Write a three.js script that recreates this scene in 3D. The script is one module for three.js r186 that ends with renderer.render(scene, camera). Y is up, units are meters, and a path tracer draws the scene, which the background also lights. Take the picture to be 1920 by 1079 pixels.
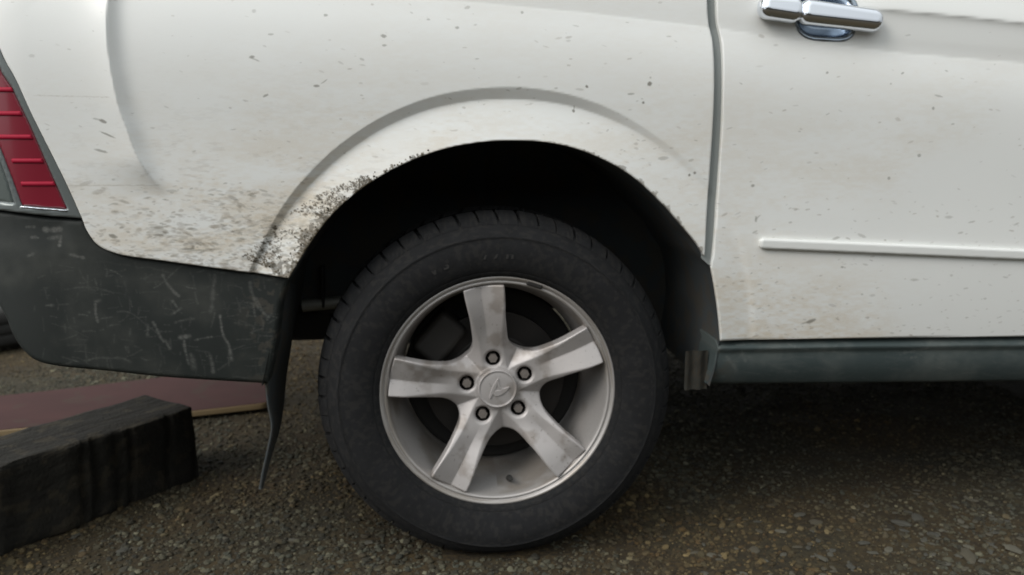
import * as THREE from 'three';
import { mergeGeometries } from 'three/addons/utils/BufferGeometryUtils.js';
import { RoundedBoxGeometry } from 'three/addons/geometries/RoundedBoxGeometry.js';
import { TextGeometry } from 'three/addons/geometries/TextGeometry.js';
import { FontLoader } from 'three/addons/loaders/FontLoader.js';

// ------------------------------------------------------------------ camera, sky, sun, exposure
const scene = new THREE.Scene();
const camera = new THREE.PerspectiveCamera(38.382, 1920 / 1079, 0.05, 4000);
camera.position.set(-0.1449, 0.8720, 1.5990);
camera.lookAt(-0.0420, 0.6984, 0.6196);
camera.focus = 1.2; camera.userData.fStop = 4.5;      // hand-held phone picture, focused a little short of the truck
scene.add(camera);

const renderer = new THREE.WebGLRenderer({ antialias: true });
renderer.toneMapping = THREE.LinearToneMapping;
renderer.toneMappingExposure = 0.94;
renderer.shadowMap.enabled = true;

const SUN = new THREE.Vector3(-0.74, 0.66, 0.46).normalize();   // brighter part of an overcast sky, high behind the truck's tail
function overcastSky() {
  const w = 256, h = 128, d = new Float32Array(w * h * 4), v = new THREE.Vector3();
  for (let j = 0; j < h; j++) for (let i = 0; i < w; i++) {
    const phi = ((i + 0.5) / w - 0.5) * Math.PI * 2, el = ((j + 0.5) / h - 0.5) * Math.PI;
    v.set(Math.cos(phi) * Math.cos(el), Math.sin(el), Math.sin(phi) * Math.cos(el));
    const s = Math.max(0, v.y), g = Math.max(0, v.dot(SUN));
    const L = 0.80 * (0.44 + 1.15 * s) + 1.25 * Math.pow(g, 3);
    const k = (j * w + i) * 4;
    d[k] = L * 0.955; d[k + 1] = L * 1.0; d[k + 2] = L * 1.02; d[k + 3] = 1;
  }
  const t = new THREE.DataTexture(d, w, h, THREE.RGBAFormat, THREE.FloatType);
  t.mapping = THREE.EquirectangularReflectionMapping;
  t.magFilter = t.minFilter = THREE.LinearFilter; t.needsUpdate = true;
  return t;
}
const skyTex = overcastSky();
scene.background = skyTex; scene.environment = skyTex;
const sun = new THREE.DirectionalLight(0xfff7ee, 1.5);
sun.position.copy(SUN).multiplyScalar(12);
sun.castShadow = true; sun.shadow.radius = 45; sun.shadow.mapSize.set(2048, 2048);
Object.assign(sun.shadow.camera, { left: -4, right: 4, top: 4, bottom: -4, near: 1, far: 30 });
scene.add(sun, sun.target);

// ------------------------------------------------------------------ helpers
let seed = 20240;
function rnd() { seed = (seed + 0x6D2B79F5) | 0; let t = Math.imul(seed ^ (seed >>> 15), 1 | seed); t = (t + Math.imul(t ^ (t >>> 7), 61 | t)) ^ t; return ((t ^ (t >>> 14)) >>> 0) / 4294967296; }
const rr = (a, b) => a + (b - a) * rnd();
const clamp = (x, a = 0, b = 1) => Math.min(b, Math.max(a, x));
const ss = (a, b, x) => { const t = clamp((x - a) / (b - a)); return t * t * (3 - 2 * t); };
const lerp = (a, b, t) => a + (b - a) * t;
function hash2(i, j) { let h = Math.imul(i, 374761393) + Math.imul(j, 668265263); h = Math.imul(h ^ (h >>> 13), 1274126177); return ((h ^ (h >>> 16)) >>> 0) / 4294967296; }
function vnoise(x, y) {
  const i = Math.floor(x), j = Math.floor(y); let u = x - i, v = y - j; u = u * u * (3 - 2 * u); v = v * v * (3 - 2 * v);
  return lerp(lerp(hash2(i, j), hash2(i + 1, j), u), lerp(hash2(i, j + 1), hash2(i + 1, j + 1), u), v);
}
function fbm(x, y, o = 4) { let s = 0, a = 0.5, n = 0; for (let k = 0; k < o; k++) { s += a * vnoise(x, y); n += a; a *= 0.5; x = x * 2.03 + 17.1; y = y * 2.03 + 9.7; } return s / n; }
function spline(pts, n = 6) {       // Catmull-Rom through points
  const o = [];
  for (let i = 0; i < pts.length - 1; i++) {
    const p0 = pts[Math.max(0, i - 1)], p1 = pts[i], p2 = pts[i + 1], p3 = pts[Math.min(pts.length - 1, i + 2)];
    for (let k = 0; k < n; k++) {
      const t = k / n, t2 = t * t, t3 = t2 * t;
      o.push([0, 1].map(c => 0.5 * (2 * p1[c] + (p2[c] - p0[c]) * t + (2 * p0[c] - 5 * p1[c] + 4 * p2[c] - p3[c]) * t2 + (3 * p1[c] - p0[c] - 3 * p2[c] + p3[c]) * t3)));
    }
  }
  o.push(pts[pts.length - 1]); return o;
}
function polySDF(P) {               // signed distance to a closed outline, negative inside
  const n = P.length;
  return (x, y) => {
    let d = 1e9, s = 1;
    for (let i = 0, j = n - 1; i < n; j = i++) {
      const ex = P[j][0] - P[i][0], ey = P[j][1] - P[i][1], wx = x - P[i][0], wy = y - P[i][1];
      const t = clamp((wx * ex + wy * ey) / (ex * ex + ey * ey + 1e-12)), bx = wx - ex * t, by = wy - ey * t, q = bx * bx + by * by;
      if (q < d) d = q;
      const c1 = y >= P[i][1], c2 = y < P[j][1], c3 = ex * wy > ey * wx;
      if ((c1 && c2 && c3) || (!c1 && !c2 && !c3)) s = -s;
    }
    return s * Math.sqrt(d);
  };
}
function lineDist(P) {
  return (x, y) => { let d = 1e9; for (let i = 0; i < P.length - 1; i++) { const ex = P[i + 1][0] - P[i][0], ey = P[i + 1][1] - P[i][1], wx = x - P[i][0], wy = y - P[i][1]; const t = clamp((wx * ex + wy * ey) / (ex * ex + ey * ey)); const bx = wx - ex * t, by = wy - ey * t; d = Math.min(d, bx * bx + by * by); } return Math.sqrt(d); };
}
function interp(P) { return x => { if (x <= P[0][0]) return P[0][1] + (x - P[0][0]) * (P[1][1] - P[0][1]) / (P[1][0] - P[0][0]); for (let i = 0; i < P.length - 1; i++) if (x <= P[i + 1][0]) return lerp(P[i][1], P[i + 1][1], (x - P[i][0]) / (P[i + 1][0] - P[i][0])); const a = P[P.length - 2], b = P[P.length - 1]; return b[1] + (x - b[0]) * (b[1] - a[1]) / (b[0] - a[0]); }; }

// pressed sheet: a dense height field trimmed to an outline, its edge rounded over and returned inward
function panel({ sdf, x0, x1, y0, y1, step, z, round = 0, flange = 0.012, uv = [0, 0, 1, 1] }) {
  const nx = Math.ceil((x1 - x0) / step), ny = Math.ceil((y1 - y0) / step), S = new Float32Array((nx + 1) * (ny + 1));
  for (let j = 0; j <= ny; j++) for (let i = 0; i <= nx; i++) S[j * (nx + 1) + i] = sdf(x0 + i * step, y0 + j * step);
  const zz = (x, y, d) => { let v = z(x, y); if (round > 0) { const e = Math.max(-d, round * 0.12); if (e < round) v -= round - Math.sqrt(round * round - (round - e) * (round - e)); } return v; };
  const pos = [], nor = [], uvs = [], idx = [], vm = new Map(), P2 = [], e = Math.min(0.0015, step * 0.5);
  function add(x, y, d) {
    const zc = zz(x, y, d), gx = (z(x + e, y) - z(x - e, y)) / (2 * e), gy = (z(x, y + e) - z(x, y - e)) / (2 * e);
    let rx = 0, ry = 0;
    if (round > 0 && -d < round) { const q = Math.max(-d, round * 0.12), sl = (round - q) / Math.sqrt(Math.max(1e-9, round * round - (round - q) * (round - q))); const dx = (sdf(x + e, y) - sdf(x - e, y)) / (2 * e), dy = (sdf(x, y + e) - sdf(x, y - e)) / (2 * e); rx = dx * sl; ry = dy * sl; }
    const n = new THREE.Vector3(-gx + rx, -gy + ry, 1).normalize();
    pos.push(x, y, zc); nor.push(n.x, n.y, n.z); uvs.push((x - uv[0]) / uv[2], (y - uv[1]) / uv[3]); P2.push([x, y, zc]);
    return P2.length - 1;
  }
  const gv = k => { if (vm.has(k)) return vm.get(k); const v = add(x0 + (k % (nx + 1)) * step, y0 + Math.floor(k / (nx + 1)) * step, S[k]); vm.set(k, v); return v; };
  const cm = new Map();
  const cross = (a, b) => {
    const key = Math.min(a, b) * 1e7 + Math.max(a, b); if (cm.has(key)) return cm.get(key);
    let ax = x0 + (a % (nx + 1)) * step, ay = y0 + Math.floor(a / (nx + 1)) * step, bx = x0 + (b % (nx + 1)) * step, by = y0 + Math.floor(b / (nx + 1)) * step, sa = S[a], sb = S[b], x, y;
    for (let k = 0; k < 4; k++) { const t = clamp(sa / (sa - sb), 0.02, 0.98); x = lerp(ax, bx, t); y = lerp(ay, by, t); const s = sdf(x, y); if (Math.abs(s) < 1e-5) break; if ((s < 0) === (sa < 0)) { ax = x; ay = y; sa = s; } else { bx = x; by = y; sb = s; } }
    const v = add(x, y, 0); cm.set(key, v); return v;
  };
  const edges = [];
  function tri(a, b, c) {
    const K = [a, b, c], out = [], isC = [];
    for (let i = 0; i < 3; i++) { const p = K[i], q = K[(i + 1) % 3]; if (S[p] < 0) { out.push(gv(p)); isC.push(false); } if ((S[p] < 0) !== (S[q] < 0)) { out.push(cross(p, q)); isC.push(true); } }
    for (let i = 1; i + 1 < out.length; i++) idx.push(out[0], out[i], out[i + 1]);
    for (let i = 0; i < out.length; i++) { const j = (i + 1) % out.length; if (isC[i] && isC[j] && (out.length > 3 || isC.filter(Boolean).length === 2) && S[K[0]] * 0 === 0) { if (out.length === 3 ? true : true) edges.push([out[i], out[j]]); } }
  }
  for (let j = 0; j < ny; j++) for (let i = 0; i < nx; i++) { const a = j * (nx + 1) + i, b = a + 1, d = a + nx + 1, c = d + 1; if (S[a] >= 0 && S[b] >= 0 && S[c] >= 0 && S[d] >= 0) continue; tri(a, b, c); tri(a, c, d); }
  if (flange) for (const [p, q] of edges) {
    const A = P2[p], B = P2[q], dx = B[0] - A[0], dy = B[1] - A[1]; if (dx * dx + dy * dy < 1e-14) continue;
    const N = v => { const gx = sdf(v[0] + e, v[1]) - sdf(v[0] - e, v[1]), gy = sdf(v[0], v[1] + e) - sdf(v[0], v[1] - e), l = Math.hypot(gx, gy) || 1; return [gx / l, gy / l, 0]; };
    const o = pos.length / 3, nA = N(A), nB = N(B);
    const fd = typeof flange === 'function' ? flange : () => flange;
    for (const [v, n, dz] of [[A, nA, 0], [A, nA, -fd(A[0], A[1])], [B, nB, 0], [B, nB, -fd(B[0], B[1])]]) { pos.push(v[0], v[1], v[2] + dz); nor.push(...n); uvs.push((v[0] - uv[0]) / uv[2], (v[1] - uv[1]) / uv[3]); }
    idx.push(o, o + 1, o + 2, o + 2, o + 1, o + 3);
  }
  const g = new THREE.BufferGeometry();
  g.setAttribute('position', new THREE.Float32BufferAttribute(pos, 3)); g.setAttribute('normal', new THREE.Float32BufferAttribute(nor, 3)); g.setAttribute('uv', new THREE.Float32BufferAttribute(uvs, 2)); g.setIndex(idx);
  return g;
}
const taken = {};
function numbered(n) { taken[n] = (taken[n] ?? -1) + 1; return taken[n] ? `${n}_${String(taken[n]).padStart(3, '0')}` : n; }
function part(name, geo, mat, parent) { const m = new THREE.Mesh(geo, mat); m.name = name; m.castShadow = m.receiveShadow = true; parent.add(m); return m; }
function tag(o, label, category, group, kind) { o.userData.label = label; o.userData.category = category; if (group) o.userData.group = group; if (kind) o.userData.kind = kind; return o; }
function lathe(prof, seg = 96) {     // profile [r, z] turned about the wheel's own z axis
  const g = new THREE.LatheGeometry(prof.map(p => new THREE.Vector2(p[0], p[1])), seg); g.rotateX(Math.PI / 2); return g;
}
function rbox(w, h, d, r = 0.006, x = 0, y = 0, z = 0) { const g = new RoundedBoxGeometry(w, h, d, 2, r); g.translate(x, y, z); return g; }
const lin = (r, g, b) => new THREE.Color().setRGB(r, g, b);
const toS = v => Math.round(255 * (v <= 0.0031308 ? 12.92 * v : 1.055 * Math.pow(v, 1 / 2.4) - 0.055));
function colourTex(w, h, fn, repeat) {
  const d = new Uint8Array(w * h * 4), c = [0, 0, 0];
  for (let j = 0; j < h; j++) for (let i = 0; i < w; i++) { fn(i, j, c); const k = (j * w + i) * 4; d[k] = toS(clamp(c[0])); d[k + 1] = toS(clamp(c[1])); d[k + 2] = toS(clamp(c[2])); d[k + 3] = 255; }
  const t = new THREE.DataTexture(d, w, h); t.colorSpace = THREE.SRGBColorSpace; t.magFilter = THREE.LinearFilter; t.minFilter = THREE.LinearFilter;
  if (repeat) t.wrapS = t.wrapT = THREE.RepeatWrapping; t.needsUpdate = true; return t;
}
function greyTex(w, h, fn, repeat) {
  const d = new Uint8Array(w * h * 4);
  for (let j = 0; j < h; j++) for (let i = 0; i < w; i++) { const v = Math.round(255 * clamp(fn(i, j))), k = (j * w + i) * 4; d[k] = d[k + 1] = d[k + 2] = v; d[k + 3] = 255; }
  const t = new THREE.DataTexture(d, w, h); t.magFilter = t.minFilter = THREE.LinearFilter; if (repeat) t.wrapS = t.wrapT = THREE.RepeatWrapping; t.needsUpdate = true; return t;
}

// ------------------------------------------------------------------ outlines on the truck's side (x towards its nose, y up, metres; z = 0 is the skin of the side)
const LIP = [[-0.4032, 0.6166], [-0.3710, 0.6676], [-0.3341, 0.7183], [-0.2926, 0.7605], [-0.2415, 0.7984], [-0.1805, 0.8313], [-0.1094, 0.8572], [-0.0382, 0.8702], [0.0232, 0.8732], [0.0851, 0.8702], [0.1476, 0.8570], [0.2111, 0.8313], [0.2650, 0.7981], [0.3202, 0.7486], [0.3597, 0.7058], [0.3883, 0.6734], [0.4083, 0.6419]];
const FLARE = [[-0.4778, 0.6179], [-0.4634, 0.6464], [-0.4482, 0.6728], [-0.4193, 0.7191], [-0.3815, 0.7692], [-0.3301, 0.8208], [-0.2793, 0.8604], [-0.2188, 0.8979], [-0.1484, 0.9276], [-0.0781, 0.9446], [-0.0073, 0.9518], [0.0640, 0.9502], [0.1361, 0.9396], [0.2094, 0.9168], [0.2733, 0.8865], [0.3276, 0.8517], [0.3775, 0.8111], [0.4286, 0.7583], [0.4666, 0.6994], [0.4925, 0.6232], [0.5083, 0.5569], [0.5197, 0.4671]];
const TAILCREASE = [[-0.6890, 1.2400], [-0.6916, 1.1741], [-0.6950, 1.1200], [-0.6969, 1.0745], [-0.6960, 1.0285], [-0.6915, 0.9821], [-0.6850, 0.9351], [-0.6749, 0.8971], [-0.6632, 0.8539], [-0.6463, 0.8151], [-0.6292, 0.7886], [-0.612, 0.760]];
const SHOULDER = [[-0.8732, 1.1703], [-0.6608, 1.1522], [-0.2893, 1.1380], [-0.0661, 1.1307], [0.1645, 1.1134], [0.4088, 1.0898], [0.5863, 1.0673], [0.8076, 1.0446], [1.0587, 1.0286]];
const UPPERLINE = [[0.30, 1.158], [0.5066, 1.1452], [0.7452, 1.1284], [0.9127, 1.1170], [1.0498, 1.1058]];
const GAPL = [[0.4015, 1.27], [0.4020, 1.20], [0.4035, 1.1386], [0.4063, 1.0996], [0.4133, 1.0602], [0.4152, 0.9904], [0.4154, 0.8887], [0.4133, 0.7848], [0.4096, 0.6893], [0.4083, 0.6419]];
const GAPR = [[0.4173, 1.27], [0.4178, 1.20], [0.4193, 1.1389], [0.4221, 1.0998], [0.4291, 1.0604], [0.4313, 0.9905], [0.4326, 0.8887], [0.4308, 0.7847], [0.4273, 0.6891], [0.4212, 0.6243]];
const DOORARCH = [[0.4212, 0.6243], [0.4293, 0.5915], [0.4390, 0.5472], [0.4464, 0.5082], [0.4527, 0.4688]];
const BEDLOW = [[-0.7718, 0.7306], [-0.7660, 0.7108], [-0.7519, 0.6868], [-0.7313, 0.6726], [-0.6987, 0.6621], [-0.6417, 0.6532], [-0.5456, 0.6375], [-0.4478, 0.6225], [-0.4033, 0.6156]];
const LAMPEDGE = [[-0.955, 1.27], [-0.930, 1.17], [-0.8856, 1.0311], [-0.8628, 0.9808], [-0.8415, 0.9203], [-0.8217, 0.8684], [-0.7955, 0.8011], [-0.7718, 0.7306]];
const lipS = spline(LIP), flareS = spline(FLARE), tailS = spline(TAILCREASE), gapLS = spline(GAPL), gapRS = spline(GAPR), archS = spline(DOORARCH), lowS = spline(BEDLOW), lampS = spline(LAMPEDGE);
const flareSDF = polySDF([...flareS, [0.53, -0.6], [-0.55, -0.6]]);
const tailSDF = polySDF([...tailS, [-0.66, 0.70], [-1.5, 0.70], [-1.5, 1.24]]);
const tailLine = lineDist(tailS), lipLine = lineDist(lipS);
const shY = interp(SHOULDER), upY = interp(UPPERLINE);
const bandW = interp([[-0.47, 0.006], [-0.42, 0.012], [-0.30, 0.018], [-0.10, 0.0205], [0.05, 0.021], [0.20, 0.017], [0.30, 0.012], [0.42, 0.010]]);
const corner = x => { const d = -0.84 - x; return d <= 0 ? 0 : Math.sqrt(Math.max(0.0025, 0.0784 - d * d)) - 0.28; };   // the rear corner turns in
function bodyZ(x, y) {
  let z = corner(x);
  if (y > 0.93) z -= 0.34 * (y - 0.93) * (y - 0.93);
  if (y < 0.66) z -= (0.66 - y) * (0.66 - y) * 0.34;
  // shoulder crease: the skin swells out just below it
  const u = shY(x) - y;
  if (u > 0) z += 0.0125 * (1 - Math.exp(-u * u / (0.0012 + 0.034 * u))) - 0.0035 * ss(0.10, 0.32, u) + 0.0014 * (1 - Math.exp(-u / 0.005));
  else {
    const sl = lerp(0.02, 0.085, ss(0.30, 0.75, x)), lip = 0.0042 * ss(0.45, 0.75, x), v = y - upY(x);
    const top = upY(x) - shY(x);
    z += v <= 0 ? -u * sl * ss(-0.012, 0.03, -u) + lip * Math.exp(v / 0.0065) : lip + top * sl * ss(-0.012, 0.03, top) - 0.22 * v + 0.22 * 0.006 * (1 - Math.exp(-v / 0.006));
  }
  // tail crease: lamp side stands proud and steps down towards the wheel
  if (x < -0.5 && y > 0.72) {
    const g = 0.0175 * ss(0.768, 0.845, y), d = tailSDF(x, y);
    z += d <= 0 ? g * Math.exp(d / 0.045) : g * Math.exp(-d * d / (0.000015 + 0.0080 * d));
  }
  // wheel arch flare
  const d = flareSDF(x, y);
  if (d < 0.06) {
    const hf = 1 - 0.86 * ss(0.12, 0.37, x), h = 0.0115 * hf * (0.55 + 0.45 * ss(-0.47, -0.36, x)), w = bandW(clamp(x, -0.47, 0.42));
    if (d > 0) z -= h * (1 - clamp(d / w));
    else z += -h + (0.10 + 0.20 * hf) * (-d) - 0.0012 * (1 - Math.exp(d / 0.006));
  }
  return z;
}

// ------------------------------------------------------------------ materials
const UVB = [-1.12, 0.36, 2.62, 0.94];
const TWp = 2048, THp = 1024;
function bodyDirt() {
  const n = TWp * THp, R = new Float32Array(n), G = new Float32Array(n), B = new Float32Array(n), X = i => UVB[0] + (i + 0.5) / TWp * UVB[2], Y = j => UVB[1] + (j + 0.5) / THp * UVB[3];
  for (let j = 0; j < THp; j++) for (let i = 0; i < TWp; i++) {
    const x = X(i), y = Y(j), k = j * TWp + i;
    const cl = 0.985 + 0.03 * (fbm(x * 9, y * 9, 3) - 0.5) + 0.012 * (hash2(i, j) - 0.5);
    let r = 0.775 * cl, g = 0.785 * cl, b = 0.765 * cl;
    // thin dried road film, in streaky patches
    const near = Math.exp(-Math.pow(Math.hypot((x + 0.50) / 0.40, (y - 0.60) / 0.24), 2));
    const door = Math.exp(-Math.pow(Math.hypot((x - 0.56) / 0.22, (y - 0.48) / 0.16), 2));
    const wide = x < 0.42 ? 0.34 : 0.28;
    const pat = fbm(x * 7 + 3, y * 22, 4), fine = fbm(x * 70, y * 190, 3), gr = hash2(i * 3 + 1, j * 5 + 2);
    let a = (near * 0.85 + door * 0.55 + wide * ss(0.40, 0.62, fbm(x * 2.6, y * 3.1 + 5, 3)) * lerp(0.3, 1, ss(1.06, 0.80, y + 0.25 * (fbm(x * 5, y * 9 + 2, 4) - 0.5)))) * ss(0.25, 0.75, pat * 0.6 + fine * 0.4) * (0.75 + 0.5 * gr);
    a = clamp(a * 1.05, 0, 0.85);
    r = lerp(r, 0.60, a); g = lerp(g, 0.52, a); b = lerp(b, 0.40, a);
    // older brown grime caught beside the arch
    const gm = near * ss(0.54, 0.70, 0.5 * fbm(x * 34, y * 60 + 11, 4) + 0.5 * fbm(x * 90, y * 330 + 11, 3)) * 0.40;
    r = lerp(r, 0.24, gm); g = lerp(g, 0.20, gm); b = lerp(b, 0.15, gm);
    // mud thrown up on the arch lip
    if (x < 0.0 && x > -0.52 && y < 0.90) {
      const dl = lipLine(x, y), up = ss(0.86, 0.66, y), inside = flareSDF(x, y) < 0.002 ? 1 : 0.35;
      const cov = 0.9 * Math.exp(-dl / 0.0035) * up + 1.15 * Math.exp(-Math.pow(dl / 0.030, 2)) * ss(0.79, 0.69, y) + 0.55 * Math.exp(-Math.pow(Math.hypot(x + 0.43, y - 0.635) / 0.035, 2));
      const m = 0.55 * fbm(x * 48, y * 48 + 40, 4) + 0.45 * fbm(x * 150, y * 150 + 11, 3), thr = 0.72 - 0.255 * Math.min(cov, 1.1);
      const q = cov < 0.12 ? 0 : ss(thr, thr + 0.06, m) * inside * ss(0.06, -0.12, x) * 0.8;
      const tone = 0.6 + 0.8 * hash2(i >> 1, j >> 1);
      r = lerp(r, 0.060 * tone, q * 0.85); g = lerp(g, 0.046 * tone, q * 0.85); b = lerp(b, 0.026 * tone, q * 0.85);
    }
    if (x > 0.08 && x < 0.42) { const dl = lipLine(x, y), q = ss(0.58, 0.66, fbm(x * 80, y * 80, 4) - dl * 22 + 0.1) * 0.6; r = lerp(r, 0.16, q); g = lerp(g, 0.14, q); b = lerp(b, 0.11, q); }
    R[k] = r; G[k] = g; B[k] = b;
  }
  const blot = (x, y, len, wid, ang, al, c = [0.13, 0.12, 0.09]) => {
    const ca = Math.cos(ang), sa = Math.sin(ang), px = UVB[2] / TWp, py = UVB[3] / THp, rad = Math.max(len, wid) * 1.3;
    for (let j = Math.floor((y - rad - UVB[1]) / py); j <= (y + rad - UVB[1]) / py; j++) for (let i = Math.floor((x - rad - UVB[0]) / px); i <= (x + rad - UVB[0]) / px; i++) {
      if (i < 0 || j < 0 || i >= TWp || j >= THp) continue;
      const dx = X(i) - x, dy = Y(j) - y, u = (dx * ca + dy * sa) / len, v = (-dx * sa + dy * ca) / wid, e = u * u + v * v + 0.5 * (hash2(i, j) - 0.5);
      const q = al * ss(1.15, 0.35, e); if (q <= 0) continue; const k = j * TWp + i;
      R[k] = lerp(R[k], c[0], q); G[k] = lerp(G[k], c[1], q); B[k] = lerp(B[k], c[2], q);
    }
  };
  // spots seen one by one: x, y, half length, half width, angle, strength
  for (const s of [[0.2864, 0.9814, 0.0052, 0.0048, 0.8, 0.8], [0.288, 0.993, 0.002, 0.002, 0, 0.4], [0.1646, 0.9756, 0.0034, 0.0026, -0.6, 0.85], [0.1414, 0.9306, 0.0030, 0.0034, 0, 0.8], [0.1425, 0.937, 0.0016, 0.004, 0, 0.5], [0.2502, 0.9622, 0.0075, 0.0022, 0.1, 0.5], [0.2748, 0.9463, 0.0028, 0.0028, 0, 0.8], [0.3722, 0.8080, 0.003, 0.003, 0, 0.8], [0.3829, 0.8121, 0.0032, 0.003, 0, 0.75], [0.5020, 0.7864, 0.0042, 0.0034, 0, 0.6], [0.6426, 1.0053, 0.0032, 0.0024, 0.7, 0.6], [0.6446, 0.5070, 0.012, 0.0042, 0.35, 0.7], [0.630, 0.5030, 0.009, 0.002, 0.3, 0.4],
    [-0.4523, 1.0236, 0.0055, 0.003, 0.15, 0.65], [-0.446, 1.0190, 0.009, 0.0016, -0.4, 0.4], [-0.3388, 0.9732, 0.006, 0.0026, 0, 0.65], [-0.325, 0.981, 0.008, 0.0014, 0.6, 0.45], [-0.4311, 0.9554, 0.0062, 0.0024, 0.4, 0.6], [-0.7168, 0.9084, 0.0075, 0.0034, -0.35, 0.7], [-0.727, 0.912, 0.010, 0.002, -0.2, 0.35], [-0.711, 0.8846, 0.016, 0.0018, -0.42, 0.6], [-0.726, 0.8560, 0.013, 0.0026, -0.25, 0.55], [-0.7195, 0.7004, 0.0085, 0.0042, -0.35, 0.7], [-0.6383, 0.7014, 0.011, 0.0026, 0.0, 0.55], [-0.5880, 0.6746, 0.013, 0.0026, 0.0, 0.6], [-0.578, 0.678, 0.004, 0.003, 0.9, 0.55], [-0.568, 0.672, 0.018, 0.002, 0, 0.4],
    [-0.4470, 1.1058, 0.004, 0.004, 0, 0.3], [-0.3193, 1.1003, 0.004, 0.0028, 0, 0.55], [-0.0795, 1.0811, 0.0042, 0.003, 0, 0.55], [0.0432, 1.1115, 0.003, 0.003, 0, 0.5], [-0.1325, 1.0956, 0.004, 0.002, 0, 0.4], [-0.418, 1.0643, 0.006, 0.002, 0.1, 0.4], [0.3255, 1.071, 0.006, 0.0016, 0, 0.35], [-0.215, 1.064, 0.0058, 0.0036, -0.2, 0.6], [-0.214, 1.047, 0.0045, 0.0025, 0.1, 0.5], [0.80, 1.006, 0.004, 0.0022, 0.6, 0.55], [0.876, 0.962, 0.010, 0.0022, -0.2, 0.4], [0.866, 0.938, 0.0032, 0.0036, 0, 0.55], [0.845, 0.845, 0.0045, 0.004, 0, 0.5], [0.785, 0.80, 0.0034, 0.0036, 0, 0.5], [0.775, 0.985, 0.0024, 0.002, 0, 0.4], [0.512, 0.720, 0.003, 0.007, 0, 0.5], [0.516, 0.724, 0.008, 0.0014, 0.7, 0.4], [0.70, 0.62, 0.0034, 0.0024, 0, 0.55]]) blot(...s);
  // fine spatter, thrown backwards from the tyre
  for (let n = -1100; n < 1500; n++) {
    let x, y, p;
    if (n < 620) { x = -0.48 + (rnd() + rnd() + rnd() - 1.5) * 0.36; y = 0.66 + (rnd() + rnd() - 1) * 0.15; }
    else if (n < 900) { x = rr(-0.86, 0.40); y = rr(0.62, 1.16); }
    else if (n < 1200) { x = rr(0.43, 1.2); y = 0.47 + Math.pow(rnd(), 1.7) * 0.30; }
    else { x = rr(0.43, 1.2); y = rr(0.47, 1.1); if (rnd() < 0.5) { const a = rr(0.1, 3.0), d = rr(0.505, 0.58); x = Math.cos(a) * d; y = 0.42 + Math.sin(a) * d * 0.95; } }
    const far = x > -0.3 ? 1 : 0.75, l = (n < 620 ? rr(0.0012, 0.0052) : rr(0.0008, 0.0034)) * (rnd() < 0.06 ? 1.9 : 1);
    blot(x, y, l * rr(1, 2.4), l * rr(0.4, 0.8), x > 0.43 ? rr(-0.5, 0.5) : rr(-0.5, 0.35), rr(0.12, n < 620 ? 0.60 : 0.42) * far, rnd() < 0.5 ? [0.16, 0.145, 0.11] : [0.26, 0.22, 0.17]);
  }
  // thick splashes on the rear foot of the arch
  for (let n = 0, made = 0; n < 9000 && made < 1900; n++) {
    const t = rnd() < 0.82 ? Math.pow(rnd(), 1.4) * 0.52 : rnd() * 0.72, tf = t * 46, ti = Math.floor(tf), p = [lerp(lipS[ti][0], lipS[ti + 1][0], tf - ti), lerp(lipS[ti][1], lipS[ti + 1][1], tf - ti)];
    const d = 0.001 + Math.pow(rnd(), 1.8) * lerp(0.095, 0.006, Math.min(1, t * 1.75)), a = Math.atan2(p[1] - 0.42, p[0]), x = p[0] + Math.cos(a) * d, y = p[1] + Math.sin(a) * d;
    if (fbm(x * 40, y * 40 + 40, 4) < rr(0.38, 0.60)) continue; made++;
    const l = rr(0.0006, 0.0019) * (rnd() < 0.08 ? 1.9 : 1); blot(x, y, l * rr(1, 1.9), l * rr(0.6, 1), a + rr(-0.9, 0.9), rr(0.4, 0.95), rnd() < 0.5 ? [0.036, 0.028, 0.013] : [0.090, 0.067, 0.035]);
  }
  // two faint dust lines beside the lamp
  for (let k = 0; k < 60; k++) { blot(-0.83 + k * 0.0022 + rr(-0.002, 0.002), 0.9535 - k * 0.00005 + rr(-0.0008, 0.0008), 0.004, 0.0011, 0, rr(0.08, 0.22), [0.42, 0.39, 0.34]); blot(-0.79 + k * 0.0027, 0.7935 + rr(-0.0008, 0.0008), 0.005, 0.0012, 0, rr(0.08, 0.24), [0.40, 0.37, 0.31]); }
  return colourTex(TWp, THp, (i, j, c) => { const k = j * TWp + i; c[0] = R[k]; c[1] = G[k]; c[2] = B[k]; });
}
const paintTex = bodyDirt();
const paintRough = greyTex(1024, 512, (i, j) => 0.42 + 0.25 * fbm(i / 60, j / 30, 4) + 0.06 * hash2(i, j));
const paint = new THREE.MeshPhysicalMaterial({ map: paintTex, roughnessMap: paintRough, roughness: 1, clearcoat: 0.42, clearcoatRoughness: 0.24 });
const paintPlain = new THREE.MeshPhysicalMaterial({ color: lin(0.72, 0.73, 0.71), roughness: 0.5, clearcoat: 0.3, clearcoatRoughness: 0.35 });

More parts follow.
